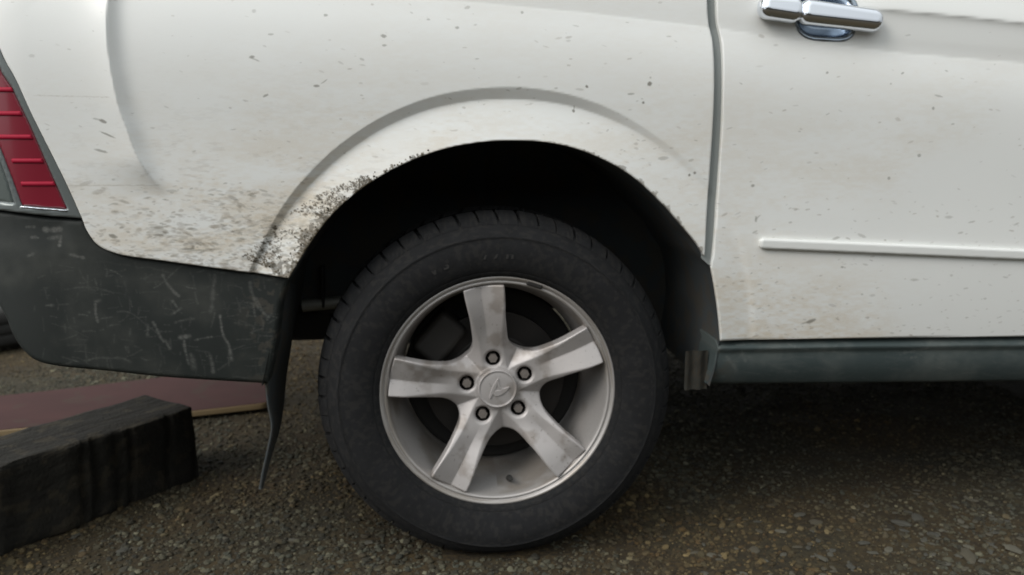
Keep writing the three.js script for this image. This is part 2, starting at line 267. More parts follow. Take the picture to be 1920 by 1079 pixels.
const UVP = [-1.1, 0.33, 3.5, 0.47];
function plasticDirt() {             // scuffed, mud-streaked black plastic of bumper and sill
  const w = 2048, h = 512, A = new Float32Array(w * h);
  const X = i => UVP[0] + (i + 0.5) / w * UVP[2], Y = j => UVP[1] + (j + 0.5) / h * UVP[3];
  const stroke = (x, y, len, ang, wid, al) => {
    const steps = Math.max(3, Math.ceil(len / 0.0018)); let a = ang;
    for (let s = 0; s < steps; s++) {
      a += rr(-0.12, 0.12); x += Math.cos(a) * len / steps; y += Math.sin(a) * len / steps;
      const al2 = al * (0.25 + 0.9 * rnd()), wx = wid * rr(0.5, 1.25), px = UVP[2] / w, py = UVP[3] / h;
      for (let j = Math.floor((y - wx * 1.5 - UVP[1]) / py); j <= (y + wx * 1.5 - UVP[1]) / py; j++) for (let i = Math.floor((x - wx * 1.5 - 0.001 - UVP[0]) / px); i <= (x + wx * 1.5 + 0.001 - UVP[0]) / px; i++) {
        if (i < 0 || j < 0 || i >= w || j >= h) continue; const e = Math.hypot(X(i) - x, Y(j) - y) / wx; const q = al2 * ss(1.35, 0.3, e); const k = j * w + i; if (q > A[k]) A[k] = q;
      }
    }
  };
  // marks seen one by one
  for (const s of [[-0.846, 0.713, 0.030, -0.15, 0.005, 0.55], [-0.817, 0.703, 0.022, -1.57, 0.003, 0.6], [-0.842, 0.696, 0.022, -0.05, 0.004, 0.3], [-0.872, 0.698, 0.014, -0.1, 0.0035, 0.4], [-0.88, 0.717, 0.016, 0.1, 0.003, 0.3], [-0.805, 0.666, 0.028, -0.15, 0.0035, 0.4], [-0.880, 0.664, 0.012, 0, 0.003, 0.3], [-0.856, 0.570, 0.014, 0.05, 0.003, 0.35], [-0.767, 0.575, 0.012, 0.2, 0.0035, 0.35], [-0.766, 0.572, 0.036, -1.6, 0.003, 0.4],
    [-0.640, 0.625, 0.050, -1.4, 0.0035, 0.35], [-0.626, 0.575, 0.016, -1.2, 0.003, 0.35], [-0.545, 0.625, 0.075, -1.6, 0.004, 0.22], [-0.54, 0.545, 0.080, -1.45, 0.003, 0.5], [-0.525, 0.478, 0.022, -1.5, 0.0045, 0.5], [-0.665, 0.535, 0.045, -1.05, 0.003, 0.4], [-0.675, 0.53, 0.022, -1.5, 0.003, 0.35], [-0.62, 0.502, 0.022, 0.02, 0.0045, 0.5], [-0.61, 0.498, 0.050, -1.5, 0.003, 0.4], [-0.645, 0.498, 0.020, -1.3, 0.003, 0.35], [-0.48, 0.61, 0.08, -1.57, 0.0035, 0.3], [-0.47, 0.58, 0.05, -1.5, 0.003, 0.25], [-0.63, 0.548, 0.022, 0.5, 0.003, 0.35], [-0.73, 0.555, 0.12, 0.15, 0.002, 0.2], [-0.66, 0.6, 0.10, 0.05, 0.002, 0.2], [-0.82, 0.60, 0.09, -0.05, 0.002, 0.16], [-0.8, 0.462, 0.09, -0.25, 0.003, 0.22], [-0.60, 0.47, 0.03, -1.4, 0.006, 0.25], [-0.565, 0.47, 0.04, -1.5, 0.004, 0.3],
    [0.50, 0.450, 0.03, -1.3, 0.004, 0.22], [0.47, 0.435, 0.04, -0.9, 0.004, 0.22], [0.86, 0.432, 0.05, 0.2, 0.004, 0.25], [0.875, 0.420, 0.012, 0, 0.003, 0.35], [0.49, 0.458, 0.10, 0, 0.0025, 0.25], [0.60, 0.457, 0.12, 0, 0.0025, 0.22]]) stroke(...s);
  for (let n = 0; n < 330; n++) { const x = -0.42 - Math.pow(rnd(), 1.3) * 0.46, y = rr(0.41, 0.66), v = rnd() < 0.42; stroke(x, y, v ? rr(0.006, 0.035) : rr(0.006, 0.04), v ? rr(-1.8, -1.35) : rr(-0.35, 0.35), rr(0.0011, 0.0024), rr(0.04, rnd() < 0.12 ? 0.42 : 0.2)); }
  for (let n = 0; n < 260; n++) stroke(rr(0.42, 1.5), rr(0.36, 0.465), rr(0.006, 0.05), rr(-0.4, 0.3), rr(0.0012, 0.003), rr(0.03, 0.14));
  return colourTex(w, h, (i, j, c) => {
    const x = X(i), y = Y(j), f = fbm(x * 14, y * 14, 4), m = fbm(x * 60 + 7, y * 60, 4), sill = x > 0;
    let r = sill ? 0.034 : 0.0085, g = sill ? 0.049 : 0.0125, b = sill ? 0.050 : 0.0112;
    const film = ss(0.35, 0.75, f) * (0.4 + 1.2 * m) * (sill ? 0.10 : 0.055);
    r += film * 0.30; g += film * 0.29; b += film * 0.25;
    const mud = ss(0.50, 0.62, m) * ss(0.09, 0.0, Math.abs(x + 0.44)) * 0.5 + ss(0.46, 0.60, m) * ss(0.075, 0.0, Math.abs(x - 0.43)) * 0.75;
    r = lerp(r, 0.062, mud); g = lerp(g, 0.054, mud); b = lerp(b, 0.041, mud);
    const a = A[j * w + i] * (0.30 + 0.35 * hash2(i, j));
    r = lerp(r, 0.33, a); g = lerp(g, 0.325, a); b = lerp(b, 0.30, a);
    c[0] = r; c[1] = g; c[2] = b;
  });
}
const plasticTex = plasticDirt();
const plasticBump = greyTex(512, 512, (i, j) => hash2(i, j) * 0.6 + 0.4 * vnoise(i / 2, j / 2), true); plasticBump.repeat.set(16, 3);
const plastic = new THREE.MeshStandardMaterial({ map: plasticTex, roughness: 0.68, bumpMap: plasticBump, bumpScale: 0.0003 });
const blackPlastic = new THREE.MeshStandardMaterial({ color: lin(0.022, 0.025, 0.026), roughness: 0.75 });
const linerTex = colourTex(512, 512, (i, j, c) => { const f = fbm(i / 40, j / 70, 5), m = ss(0.46, 0.62, fbm(i / 22 + 9, j / 22, 5)), k = 0.085 + 0.045 * f; c[0] = lerp(k * 0.34, 0.052, m * 0.6); c[1] = lerp(k * 0.40, 0.044, m * 0.6); c[2] = lerp(k * 0.42, 0.033, m * 0.6); }, true);
const linerMat = new THREE.MeshStandardMaterial({ map: linerTex, roughness: 0.9 });
const underMat = new THREE.MeshStandardMaterial({ color: lin(0.018, 0.017, 0.016), roughness: 0.95 });
const tyreTex = colourTex(1024, 512, (i, j, c) => {
  const f = fbm(i / 34, j / 34, 5), m = ss(0.46, 0.70, fbm(i / 14 + 4, j / 14, 5)), k = 0.0115 + 0.006 * f + 0.003 * (hash2(i, j) - 0.5);
  c[0] = lerp(k, 0.060, m * 0.16); c[1] = lerp(k * 1.03, 0.055, m * 0.16); c[2] = lerp(k * 1.10, 0.047, m * 0.16);
}, true);
const tyreBump = greyTex(1024, 512, (i, j) => 0.5 * fbm(i / 6, j / 6, 3) + 0.5 * hash2(i, j), true);
const rubber = new THREE.MeshPhysicalMaterial({ map: tyreTex, roughness: 0.92, specularIntensity: 0.45, bumpMap: tyreBump, bumpScale: 0.0005 });
const rubberPlain = new THREE.MeshStandardMaterial({ color: lin(0.024, 0.0235, 0.022), roughness: 0.9 });
const alloyTex = colourTex(1024, 1024, (i, j, c) => {
  const x = (i / 1024 - 0.5) * 0.52, y = (j / 1024 - 0.5) * 0.52, f = fbm(x * 40, y * 40, 4), g = ss(0.50, 0.72, fbm(x * 28 + 5, y * 28, 5)), s = 0.6 * ss(0.77, 0.84, fbm(x * 170, y * 170 + 3, 3)), cl = 0.95 + 0.1 * (f - 0.5) + 0.04 * (hash2(i, j) - 0.5);
  c[0] = lerp(0.50 * cl, 0.25, g * 0.6); c[1] = lerp(0.475 * cl, 0.215, g * 0.6); c[2] = lerp(0.465 * cl, 0.185, g * 0.6);
  c[0] = lerp(c[0], 0.14, s * 0.7); c[1] = lerp(c[1], 0.12, s * 0.7); c[2] = lerp(c[2], 0.095, s * 0.7);
});
const alloyRough = greyTex(512, 512, (i, j) => 0.42 + 0.3 * fbm(i / 30, j / 30, 4));
const alloy = new THREE.MeshStandardMaterial({ map: alloyTex, roughnessMap: alloyRough, roughness: 1, metalness: 0.42 });
const barrelTex = colourTex(1024, 256, (i, j, c) => { const g = ss(0.42, 0.72, fbm(i / 60, j / 24, 5)), cl = 0.95 + 0.1 * (hash2(i, j) - 0.5); c[0] = lerp(0.46 * cl, 0.25, g * 0.6); c[1] = lerp(0.44 * cl, 0.215, g * 0.6); c[2] = lerp(0.425 * cl, 0.175, g * 0.6); }, true);
const barrelMat = new THREE.MeshStandardMaterial({ map: barrelTex, roughness: 0.48, metalness: 0.5 });
const chrome = new THREE.MeshStandardMaterial({ color: lin(0.78, 0.81, 0.86), roughness: 0.10, metalness: 1 });
const darkSteel = new THREE.MeshStandardMaterial({ color: lin(0.022, 0.020, 0.018), roughness: 0.7, metalness: 0.2 });
const nutMat = new THREE.MeshStandardMaterial({ color: lin(0.17, 0.15, 0.135), roughness: 0.75, metalness: 0.2 });
const discMat = new THREE.MeshStandardMaterial({ color: lin(0.028, 0.025, 0.023), roughness: 0.55, metalness: 0.5 });
const lampFrameMat = new THREE.MeshStandardMaterial({ color: lin(0.17, 0.19, 0.188), roughness: 0.32, metalness: 0.35 });
const redLens = new THREE.MeshPhysicalMaterial({ color: lin(0.19, 0.008, 0.022), roughness: 0.3, clearcoat: 0.7, clearcoatRoughness: 0.12 });
const redRib = new THREE.MeshPhysicalMaterial({ color: lin(0.34, 0.009, 0.034), roughness: 0.6, specularIntensity: 0.4 });
const clearLens = new THREE.MeshPhysicalMaterial({ color: lin(0.10, 0.12, 0.115), roughness: 0.2, metalness: 0.1, clearcoat: 1, clearcoatRoughness: 0.08 });
const glassMat = new THREE.MeshPhysicalMaterial({ color: lin(0.03, 0.035, 0.035), roughness: 0.05, clearcoat: 1 });

// ------------------------------------------------------------------ ground
const cx = [], cz = [];
{ const grow = (v, dir) => { let s = 0.02, p = v; const o = []; while (Math.abs(p) < 900) { s *= 1.22; p += dir * s; o.push(p); } return o; };
  for (let x = -2.6; x <= 2.0001; x += 0.02) cx.push(x); for (let z = -2.8; z <= 1.0001; z += 0.02) cz.push(z);
  cx.unshift(...grow(-2.6, -1).reverse()); cx.push(...grow(2.0, 1)); cz.unshift(...grow(-2.8, -1).reverse()); cz.push(...grow(1.0, 1)); }
function groundY(x, z) {
  const w = 1 - ss(4, 12, Math.hypot(x, z)), still = Math.max(Math.exp(-(x * x + (z + 0.15) * (z + 0.15)) / 0.03), 0);
  return w * (1 - still) * (0.030 * (fbm(x * 1.6 + 5, z * 1.6 + 8, 3) - 0.5) + 0.012 * (fbm(x * 9, z * 9, 3) - 0.5)) - 0.002;
}
{
  const pos = [], uv = [], idx = [], nx = cx.length, nz = cz.length;
  for (const z of cz) for (const x of cx) { pos.push(x, groundY(x, z), z); uv.push(x / 1.7, z / 1.7); }
  for (let j = 0; j < nz - 1; j++) for (let i = 0; i < nx - 1; i++) { const a = j * nx + i; idx.push(a, a + nx, a + 1, a + 1, a + nx, a + nx + 1); }
  const g = new THREE.BufferGeometry(); g.setAttribute('position', new THREE.Float32BufferAttribute(pos, 3)); g.setAttribute('uv', new THREE.Float32BufferAttribute(uv, 2)); g.setIndex(idx); g.computeVertexNormals();
  const wrap = (f, i, j, n) => { const u = i / n, v = j / n; return (f(i, j) * (1 - u) + f(i - n, j) * u) * (1 - v) + (f(i, j - n) * (1 - u) + f(i - n, j - n) * u) * v; };
  const N = 1024, H = new Float32Array(N * N);
  for (let j = 0; j < N; j++) for (let i = 0; i < N; i++) H[j * N + i] = wrap((a, b) => fbm(a / 5, b / 5, 3) * 0.65 + fbm(a / 40, b / 40, 3) * 0.35, i, j, N);
  const map = colourTex(N, N, (i, j, c) => {
    const h = H[j * N + i], m = wrap((a, b) => fbm(a / 130 + 3, b / 130, 4), i, j, N), k = 0.55 + 0.9 * ss(0.3, 0.75, h) + 0.3 * (hash2(i, j) - 0.5), w = ss(0.38, 0.62, m);
    c[0] = lerp(0.038, 0.033, w) * k; c[1] = lerp(0.0255, 0.0260, w) * k; c[2] = lerp(0.0090, 0.0120, w) * k;
  }, true);
  const bump = greyTex(N, N, (i, j) => H[j * N + i] * 1.2 - 0.1, true);
  const mesh = new THREE.Mesh(g, new THREE.MeshStandardMaterial({ map, bumpMap: bump, bumpScale: 0.006, roughness: 0.95 }));
  mesh.name = 'ground'; mesh.receiveShadow = mesh.castShadow = true; mesh.userData.kind = 'structure'; mesh.userData.label = 'damp brown gravel yard under and around the truck'; scene.add(mesh);
}
function stoneGeo(detail, flat, k) {
  const g = new THREE.IcosahedronGeometry(1, detail), p = g.attributes.position, seen = new Map();
  for (let i = 0; i < p.count; i++) {
    const key = [p.getX(i), p.getY(i), p.getZ(i)].map(v => v.toFixed(3)).join();
    if (!seen.has(key)) seen.set(key, rr(1 - k, 1 + k)); const s = seen.get(key);
    p.setXYZ(i, p.getX(i) * s * 1.15, p.getY(i) * s * flat, p.getZ(i) * s);
  }
  g.computeVertexNormals(); return g;
}
const stoneMat = new THREE.MeshStandardMaterial({ color: 0xffffff, roughness: 0.88 });
const stoneTones = [[0.085, 0.078, 0.060], [0.110, 0.103, 0.085], [0.070, 0.060, 0.042], [0.135, 0.128, 0.108], [0.090, 0.092, 0.085], [0.060, 0.055, 0.047], [0.105, 0.085, 0.060], [0.22, 0.21, 0.18]];
const onTyre = (x, z) => Math.abs(x) < 0.12 && z < -0.03 && z > -0.30;
function scatter(count, geo, r0, r1, name, pick) {
  const im = new THREE.InstancedMesh(geo, stoneMat, count), M = new THREE.Matrix4(), q = new THREE.Quaternion(), eu = new THREE.Euler(), s = new THREE.Vector3(), p = new THREE.Vector3(), c = new THREE.Color();
  for (let n = 0; n < count; n++) {
    let x, z, t = 0; do { [x, z] = pick(); t++; } while (onTyre(x, z) && t < 20);
    const r = r0 + (r1 - r0) * Math.pow(rnd(), 2.2), y = groundY(x, z) + r * rr(-0.10, 0.30);
    eu.set(rr(-0.35, 0.35), rr(0, 6.28), rr(-0.35, 0.35)); q.setFromEuler(eu); s.set(r * rr(0.8, 1.3), r * rr(0.7, 1.2), r); p.set(x, y, z); M.compose(p, q, s); im.setMatrixAt(n, M);
    const T = stoneTones[rnd() < 0.05 ? 7 : Math.floor(rnd() * 7)], k = rr(0.32, 0.78) * (rnd() < 0.04 ? 1.6 : 1), br = ss(0.36, 0.60, fbm(x * 1.7 + 3, z * 1.7 + 60, 3) + (x > 0.45 ? -0.16 : x < -0.75 ? -0.10 : 0.07)); c.setRGB(T[0] * k * lerp(0.96, 1.10, br), T[1] * k * lerp(0.95, 0.85, br), T[2] * k * lerp(0.74, 0.44, br)); im.setColorAt(n, c);
  }
  im.name = name; im.castShadow = im.receiveShadow = true; return im;
}
const areaAll = () => [rr(-2.5, 1.9), rr(-2.7, 0.8)];
const areaClump = () => { for (;;) { const x = rr(-2.5, 1.9), z = rr(-2.7, 0.8); if (fbm(x * 2.2 + 31, z * 2.2 + 7, 3) + (x > 0.3 ? 0.10 : 0) > rr(0.30, 0.75)) return [x, z]; } };
const grit = scatter(110000, stoneGeo(0, 0.75, 0.22), 0.0016, 0.0050, 'fine_gravel', areaAll); tag(grit, 'fine brown grit strewn over the whole yard', 'grit', null, 'stuff'); scene.add(grit);
const gravel = scatter(46000, stoneGeo(1, 0.6, 0.18), 0.003, 0.0088, 'gravel', areaClump); tag(gravel, 'loose grey and brown pebbles covering the yard', 'gravel', null, 'stuff'); scene.add(gravel);

// ------------------------------------------------------------------ pickup truck
const truck = new THREE.Group(); truck.name = 'pickup_truck'; scene.add(truck);
tag(truck, 'mud-spattered white pickup truck with silver five-spoke rear wheel and black bumper', 'pickup truck');

const cupPoly = (() => { const o = []; for (let k = 0; k < 40; k++) { const a = k / 40 * Math.PI * 2, c = Math.cos(a), s = Math.sin(a); o.push([0.640 + 0.060 * Math.sign(c) * Math.pow(Math.abs(c), 0.55), 1.1155 + 0.0455 * Math.sign(s) * Math.pow(Math.abs(s), 0.62) - 0.06 * 0.1 * c]); } return o; })();
const cupSDF = polySDF(cupPoly);
const bedSDF0 = polySDF([...lampS, ...lowS.slice(1), ...lipS.slice(1), ...gapLS.slice().reverse().slice(1)]);
const bed = part('bed_side_panel', panel({ sdf: (x, y) => bedSDF0(x, y) + 0.0012, x0: -0.97, x1: 0.43, y0: 0.60, y1: 1.29, step: 0.0033, z: bodyZ, round: 0.002, flange: (x, y) => lipLine(x, y) < 0.004 ? 0.010 : 0.060, uv: UVB }), paint, truck);
const doorPoly = [...gapRS, ...archS.slice(1), [0.75, 0.4660], [1.13, 0.4600], [1.30, 0.4580], [1.40, 0.470], [1.455, 0.52], [1.48, 0.62], [1.48, 1.27]];
const doorSDF0 = polySDF(doorPoly);
const door = part('rear_door', panel({ sdf: (x, y) => Math.max(doorSDF0(x, y) + 0.0008, -cupSDF(x, y)), x0: 0.40, x1: 1.50, y0: 0.44, y1: 1.29, step: 0.005, z: bodyZ, round: 0.002, flange: (x, y) => x < 0.47 ? (y > 0.63 ? 0.060 : 0.006) : 0.03, uv: UVB }), paint, truck);
part('front_door', panel({ sdf: polySDF([[1.487, 1.27], [1.487, 0.62], [1.462, 0.52], [1.43, 0.46], [2.28, 0.452], [2.30, 1.27]]), x0: 1.40, x1: 2.32, y0: 0.43, y1: 1.29, step: 0.012, z: bodyZ, round: 0.004, flange: 0.02, uv: UVB }), paintPlain, truck);
// jamb behind the shut line
part('door_jamb', rbox(0.05, 0.60, 0.02, 0.004, 0.431, 0.965, -0.072), paintPlain, truck);
part('door_jamb', rbox(0.06, 0.76, 0.02, 0.004, 1.484, 0.88, -0.046), paintPlain, truck);
part('door_seal', panel({ sdf: polySDF([...gapRS.map(p => [p[0] + 0.004, p[1]]), ...gapLS.slice().reverse().map(p => [p[0] - 0.004, p[1]])]), x0: 0.385, x1: 0.445, y0: 0.62, y1: 1.29, step: 0.005, z: (x, y) => bodyZ(x, y) - 0.0105, flange: 0.004 }), new THREE.MeshStandardMaterial({ color: lin(0.24, 0.26, 0.255), roughness: 0.85 }), truck);
// door handle
{
  const base = bodyZ(0.62, 1.115), tilt = Math.atan2(-0.026, 0.2524);
  part('handle_cup', panel({ sdf: (x, y) => cupSDF(x, y) - 0.004, x0: 0.565, x1: 0.715, y0: 1.055, y1: 1.175, step: 0.0025, z: (x, y) => bodyZ(x, y) + 0.002 - 0.020 * ss(-0.001, 0.028, -cupSDF(x, y)), round: 0.002, flange: 0.004 }), new THREE.MeshStandardMaterial({ color: lin(0.34, 0.39, 0.45), roughness: 0.24, metalness: 1 }), door);
  const bar = (len, h0, h1, cx0) => {   // tapered bar with rounded ends
    const s = new THREE.Shape(), a = -len / 2, b = len / 2, r = 0.0045;
    s.moveTo(a + r, -h0 / 2); s.lineTo(b - r, -h1 / 2); s.quadraticCurveTo(b, -h1 / 2, b, -h1 / 2 + r); s.lineTo(b, h1 / 2 - r); s.quadraticCurveTo(b, h1 / 2, b - r, h1 / 2); s.lineTo(a + r, h0 / 2); s.quadraticCurveTo(a, h0 / 2, a, h0 / 2 - r); s.lineTo(a, -h0 / 2 + r); s.quadraticCurveTo(a, -h0 / 2, a + r, -h0 / 2);
    const g = new THREE.ExtrudeGeometry(s, { depth: 0.002, bevelEnabled: true, bevelThickness: 0.018, bevelSize: 0.0170, bevelSegments: 14, curveSegments: 8 });
    g.translate(cx0, 0, 0); return g;
  };
  const place = g => { g.rotateX(-0.24); g.rotateZ(tilt); g.translate(0.6195, 1.1150, base + 0.014); return g; };
  part('handle_grip', place(bar(0.138, 0.015, 0.010, 0.0425)), chrome, door);
  part('handle_lock_cover', place(bar(0.055, 0.012, 0.014, -0.0795)), chrome, door);
  const foot = rbox(0.03, 0.03, 0.03, 0.008, 0, 0, 0); foot.rotateZ(tilt); foot.translate(0.520, 1.121, base + 0.008); part('handle_mount', foot, chrome, door);
  const foot2 = rbox(0.03, 0.028, 0.03, 0.008, 0, 0, 0); foot2.rotateZ(tilt); foot2.translate(0.722, 1.100, base + 0.008); part('handle_mount', foot2, chrome, door);
}
// rubbing strip on the door
{
  const P = spline([[0.5285, 0.6608], [0.5225, 0.6640], [0.5205, 0.6710], [0.5215, 0.6785], [0.5275, 0.6818]], 4);
  const poly = [...P, [1.1023, 0.6509], [1.455, 0.6330], [1.458, 0.6115], [1.1048, 0.6295]];
  part('door_moulding', panel({ sdf: polySDF(poly), x0: 0.51, x1: 1.47, y0: 0.60, y1: 0.69, step: 0.0028, z: (x, y) => bodyZ(x, y) + 0.010, round: 0.0050, flange: 0.012, uv: UVB }), paintPlain, door);
}
// sill
{
  const top = interp([[0.40, 0.4672], [0.7405, 0.4636], [1.1245, 0.4575], [2.3, 0.445]]), bot = interp([[0.40, 0.3702], [0.7483, 0.3618], [1.1366, 0.3542], [2.3, 0.335]]);
  const P = [[0.4515, top(0.4515)], [0.4480, 0.44], [0.4440, 0.40], [0.4370, bot(0.437)]]; for (const x of [0.75, 1.13, 2.30]) P.push([x, bot(x)]); for (const x of [2.30, 1.13, 0.75]) P.push([x, top(x)]);
  const z = (x, y) => { const t = (y - bot(x)) / (top(x) - bot(x)); return -0.020 + 0.020 * ss(1.0, 0.86, t) - 0.006 * ss(0.86, 0.72, t) - 0.022 * Math.pow(clamp(1 - t / 0.62), 2); };
  part('sill_panel', panel({ sdf: polySDF(P), x0: 0.42, x1: 2.32, y0: 0.32, y1: 0.48, step: 0.004, z, round: 0.006, flange: 0.10, uv: UVP }), plastic, truck);
  // torn splash guard ends at the sill's rear
  const pl = new THREE.PlaneGeometry(0.050, 0.085, 14, 12), pp = pl.attributes.position; for (let i = 0; i < pp.count; i++) pp.setZ(i, 0.0030 * Math.sin(pp.getX(i) * 230) + 0.006 * (fbm(pp.getX(i) * 50, pp.getY(i) * 40) - 0.5));
  pl.computeVertexNormals(); pl.translate(0.4185, 0.397, -0.040); part('splash_guard', pl, new THREE.MeshStandardMaterial({ map: linerTex, color: lin(0.55, 0.46, 0.34), roughness: 0.9 }), truck);
}
// bumper
{
  const bottom = spline([[-1.09, 0.70], [-1.03, 0.672], [-0.985, 0.620], [-0.955, 0.575], [-0.9372, 0.5400], [-0.9302, 0.5164], [-0.9143, 0.4862], [-0.8881, 0.4617], [-0.8414, 0.4488], [-0.7552, 0.4369], [-0.6582, 0.4223], [-0.5593, 0.4118], [-0.4589, 0.4022]], 5);
  const end = spline([[-0.4589, 0.4022], [-0.4489, 0.4385], [-0.4362, 0.4915], [-0.4262, 0.5546], [-0.4144, 0.5909], [-0.4060, 0.6135]], 4);
  const P = [...bottom, ...end.slice(1), ...lowS.slice().reverse().slice(1), [-0.8248, 0.7351], [-0.9163, 0.7457], [-1.09, 0.757]];
  const z = (x, y) => corner(x) - 0.002 - 0.30 * Math.pow(Math.max(0, 0.56 - y), 2) - 0.004 * ss(0.66, 0.72, y) * ss(-0.79, -0.82, x);
  const s = polySDF(P);
  part('rear_bumper', panel({ sdf: (x, y) => s(x, y) + 0.0012, x0: -1.11, x1: -0.38, y0: 0.39, y1: 0.77, step: 0.005, z, round: 0.008, flange: 0.05, uv: UVP }), plastic, truck);
  part('bumper_beam', rbox(0.16, 0.16, 1.56, 0.03, -1.03, 0.695, -0.98), blackPlastic, truck);
}
// tail lamp
{
  const frameP = [...lampS, [-0.8248, 0.7351], [-0.9163, 0.7457], [-1.085, 0.760], [-1.10, 1.27]], fs = polySDF(frameP);
  const redP = [[-0.925, 1.10], [-0.8913, 0.9916], [-0.8759, 0.9668], [-0.8506, 0.9015], [-0.8243, 0.8206], [-0.8001, 0.7496], [-0.8802, 0.7570], [-0.8923, 0.8016], [-0.9060, 0.8476], [-0.955, 1.00], [-0.99, 1.12], [-0.97, 1.14]], rs = polySDF(redP);
  const clrP = [[-0.8947, 0.7620], [-0.9020, 0.7969], [-0.9150, 0.845], [-0.955, 0.965], [-1.0, 1.09], [-1.05, 1.09], [-1.05, 0.775]], cs = polySDF(clrP);
  const zf = (x, y) => corner(x) + 0.003 - 0.006 * ss(0.004, -0.002, Math.min(rs(x, y), cs(x, y)));
  const lamp = part('tail_lamp', panel({ sdf: (x, y) => Math.max(fs(x, y) + 0.0022, -Math.min(rs(x, y) + 0.0015, cs(x, y) + 0.0015)), x0: -1.12, x1: -0.75, y0: 0.72, y1: 1.29, step: 0.004, z: zf, round: 0.003, flange: 0.03 }), lampFrameMat, truck);
  part('red_lens', panel({ sdf: rs, x0: -1.01, x1: -0.78, y0: 0.74, y1: 1.16, step: 0.004, z: x => corner(x) - 0.001, round: 0.003, flange: 0.01 }), redLens, lamp);
  part('clear_lens', panel({ sdf: cs, x0: -1.07, x1: -0.88, y0: 0.75, y1: 1.11, step: 0.004, z: x => corner(x) - 0.001, round: 0.003, flange: 0.01 }), clearLens, lamp);
  for (const [xa, xb, y] of [[-0.945, -0.8725, 0.9640], [-0.925, -0.8610, 0.9222], [-0.9120, -0.8472, 0.8807], [-0.8887, -0.8325, 0.8380], [-0.8760, -0.8155, 0.7965]]) {
    const s = polySDF([[xa, y - 0.0042], [xb, y - 0.0042], [xb - 0.003, y + 0.0042], [xa - 0.003, y + 0.0042]]);
    part('lens_rib', panel({ sdf: s, x0: xa - 0.02, x1: xb + 0.02, y0: y - 0.02, y1: y + 0.02, step: 0.0022, z: x => corner(x) + 0.0018, round: 0.0036, flange: 0.003 }), redRib, lamp);
  }
  // bright line along the lens foot
  const foot = polySDF([[-0.8800, 0.7535], [-0.8000, 0.7458], [-0.7985, 0.7490], [-0.8800, 0.7565]]);
  part('lens_trim', panel({ sdf: foot, x0: -0.89, x1: -0.79, y0: 0.74, y1: 0.765, step: 0.0012, z: x => corner(x) + 0.005, round: 0.001, flange: 0.004 }), chrome, lamp);
}
// wheel arch liner: sheet running inward from the lip
{
  const path = [[-0.47, 0.40], [-0.452, 0.47], [-0.438, 0.53], [-0.422, 0.60], ...LIP.map(([x, y]) => { const d = Math.hypot(x, y - 0.42); return [x * (1 + 0.003 / d), 0.42 + (y - 0.42) * (1 + 0.003 / d)]; }), [0.434, 0.61], [0.448, 0.56], [0.4545, 0.50], [0.452, 0.455], [0.446, 0.41], [0.436, 0.372]];
  const S = spline(path, 5), pos = [], uv = [], idx = [], nz = 24; let L = 0;
  S.forEach(([x, y], i) => {
    if (i) L += Math.hypot(x - S[i - 1][0], y - S[i - 1][1]);
    for (let k = 0; k <= nz; k++) { const t = k / nz, n = 0.012 * (fbm(L * 9, t * 3, 3) - 0.5) * ss(0, 0.1, t), ang = Math.atan2(y - 0.40, x), step = -0.012 * ss(0.10, 0.16, t); pos.push(x + Math.cos(ang) * (n + step * -0.3), y + Math.sin(ang) * (n + step * -0.3), -0.004 - t * 0.43); uv.push(L * 1.6, t * 0.7); }
  });
  for (let i = 0; i < S.length - 1; i++) for (let k = 0; k < nz; k++) { const a = i * (nz + 1) + k, b = a + nz + 1; idx.push(a, a + 1, b, b, a + 1, b + 1); }
  const g = new THREE.BufferGeometry(); g.setAttribute('position', new THREE.Float32BufferAttribute(pos, 3)); g.setAttribute('uv', new THREE.Float32BufferAttribute(uv, 2)); g.setIndex(idx); g.computeVertexNormals();
  part('wheel_arch_liner', g, linerMat, truck);
  const wall = new THREE.ExtrudeGeometry(new THREE.Shape([...S.filter(p => p[1] > 0.47 || p[0] > 0).map(p => [p[0] * 1.035, 0.42 + (p[1] - 0.42) * 1.035]), [0.30, 0.36], [0.20, 0.46], [-0.40, 0.46]].map(p => new THREE.Vector2(p[0], p[1]))), { depth: 0.01, bevelEnabled: false }); wall.translate(0, 0, -0.424);
  part('wheelhouse_wall', wall, linerMat, truck);
}
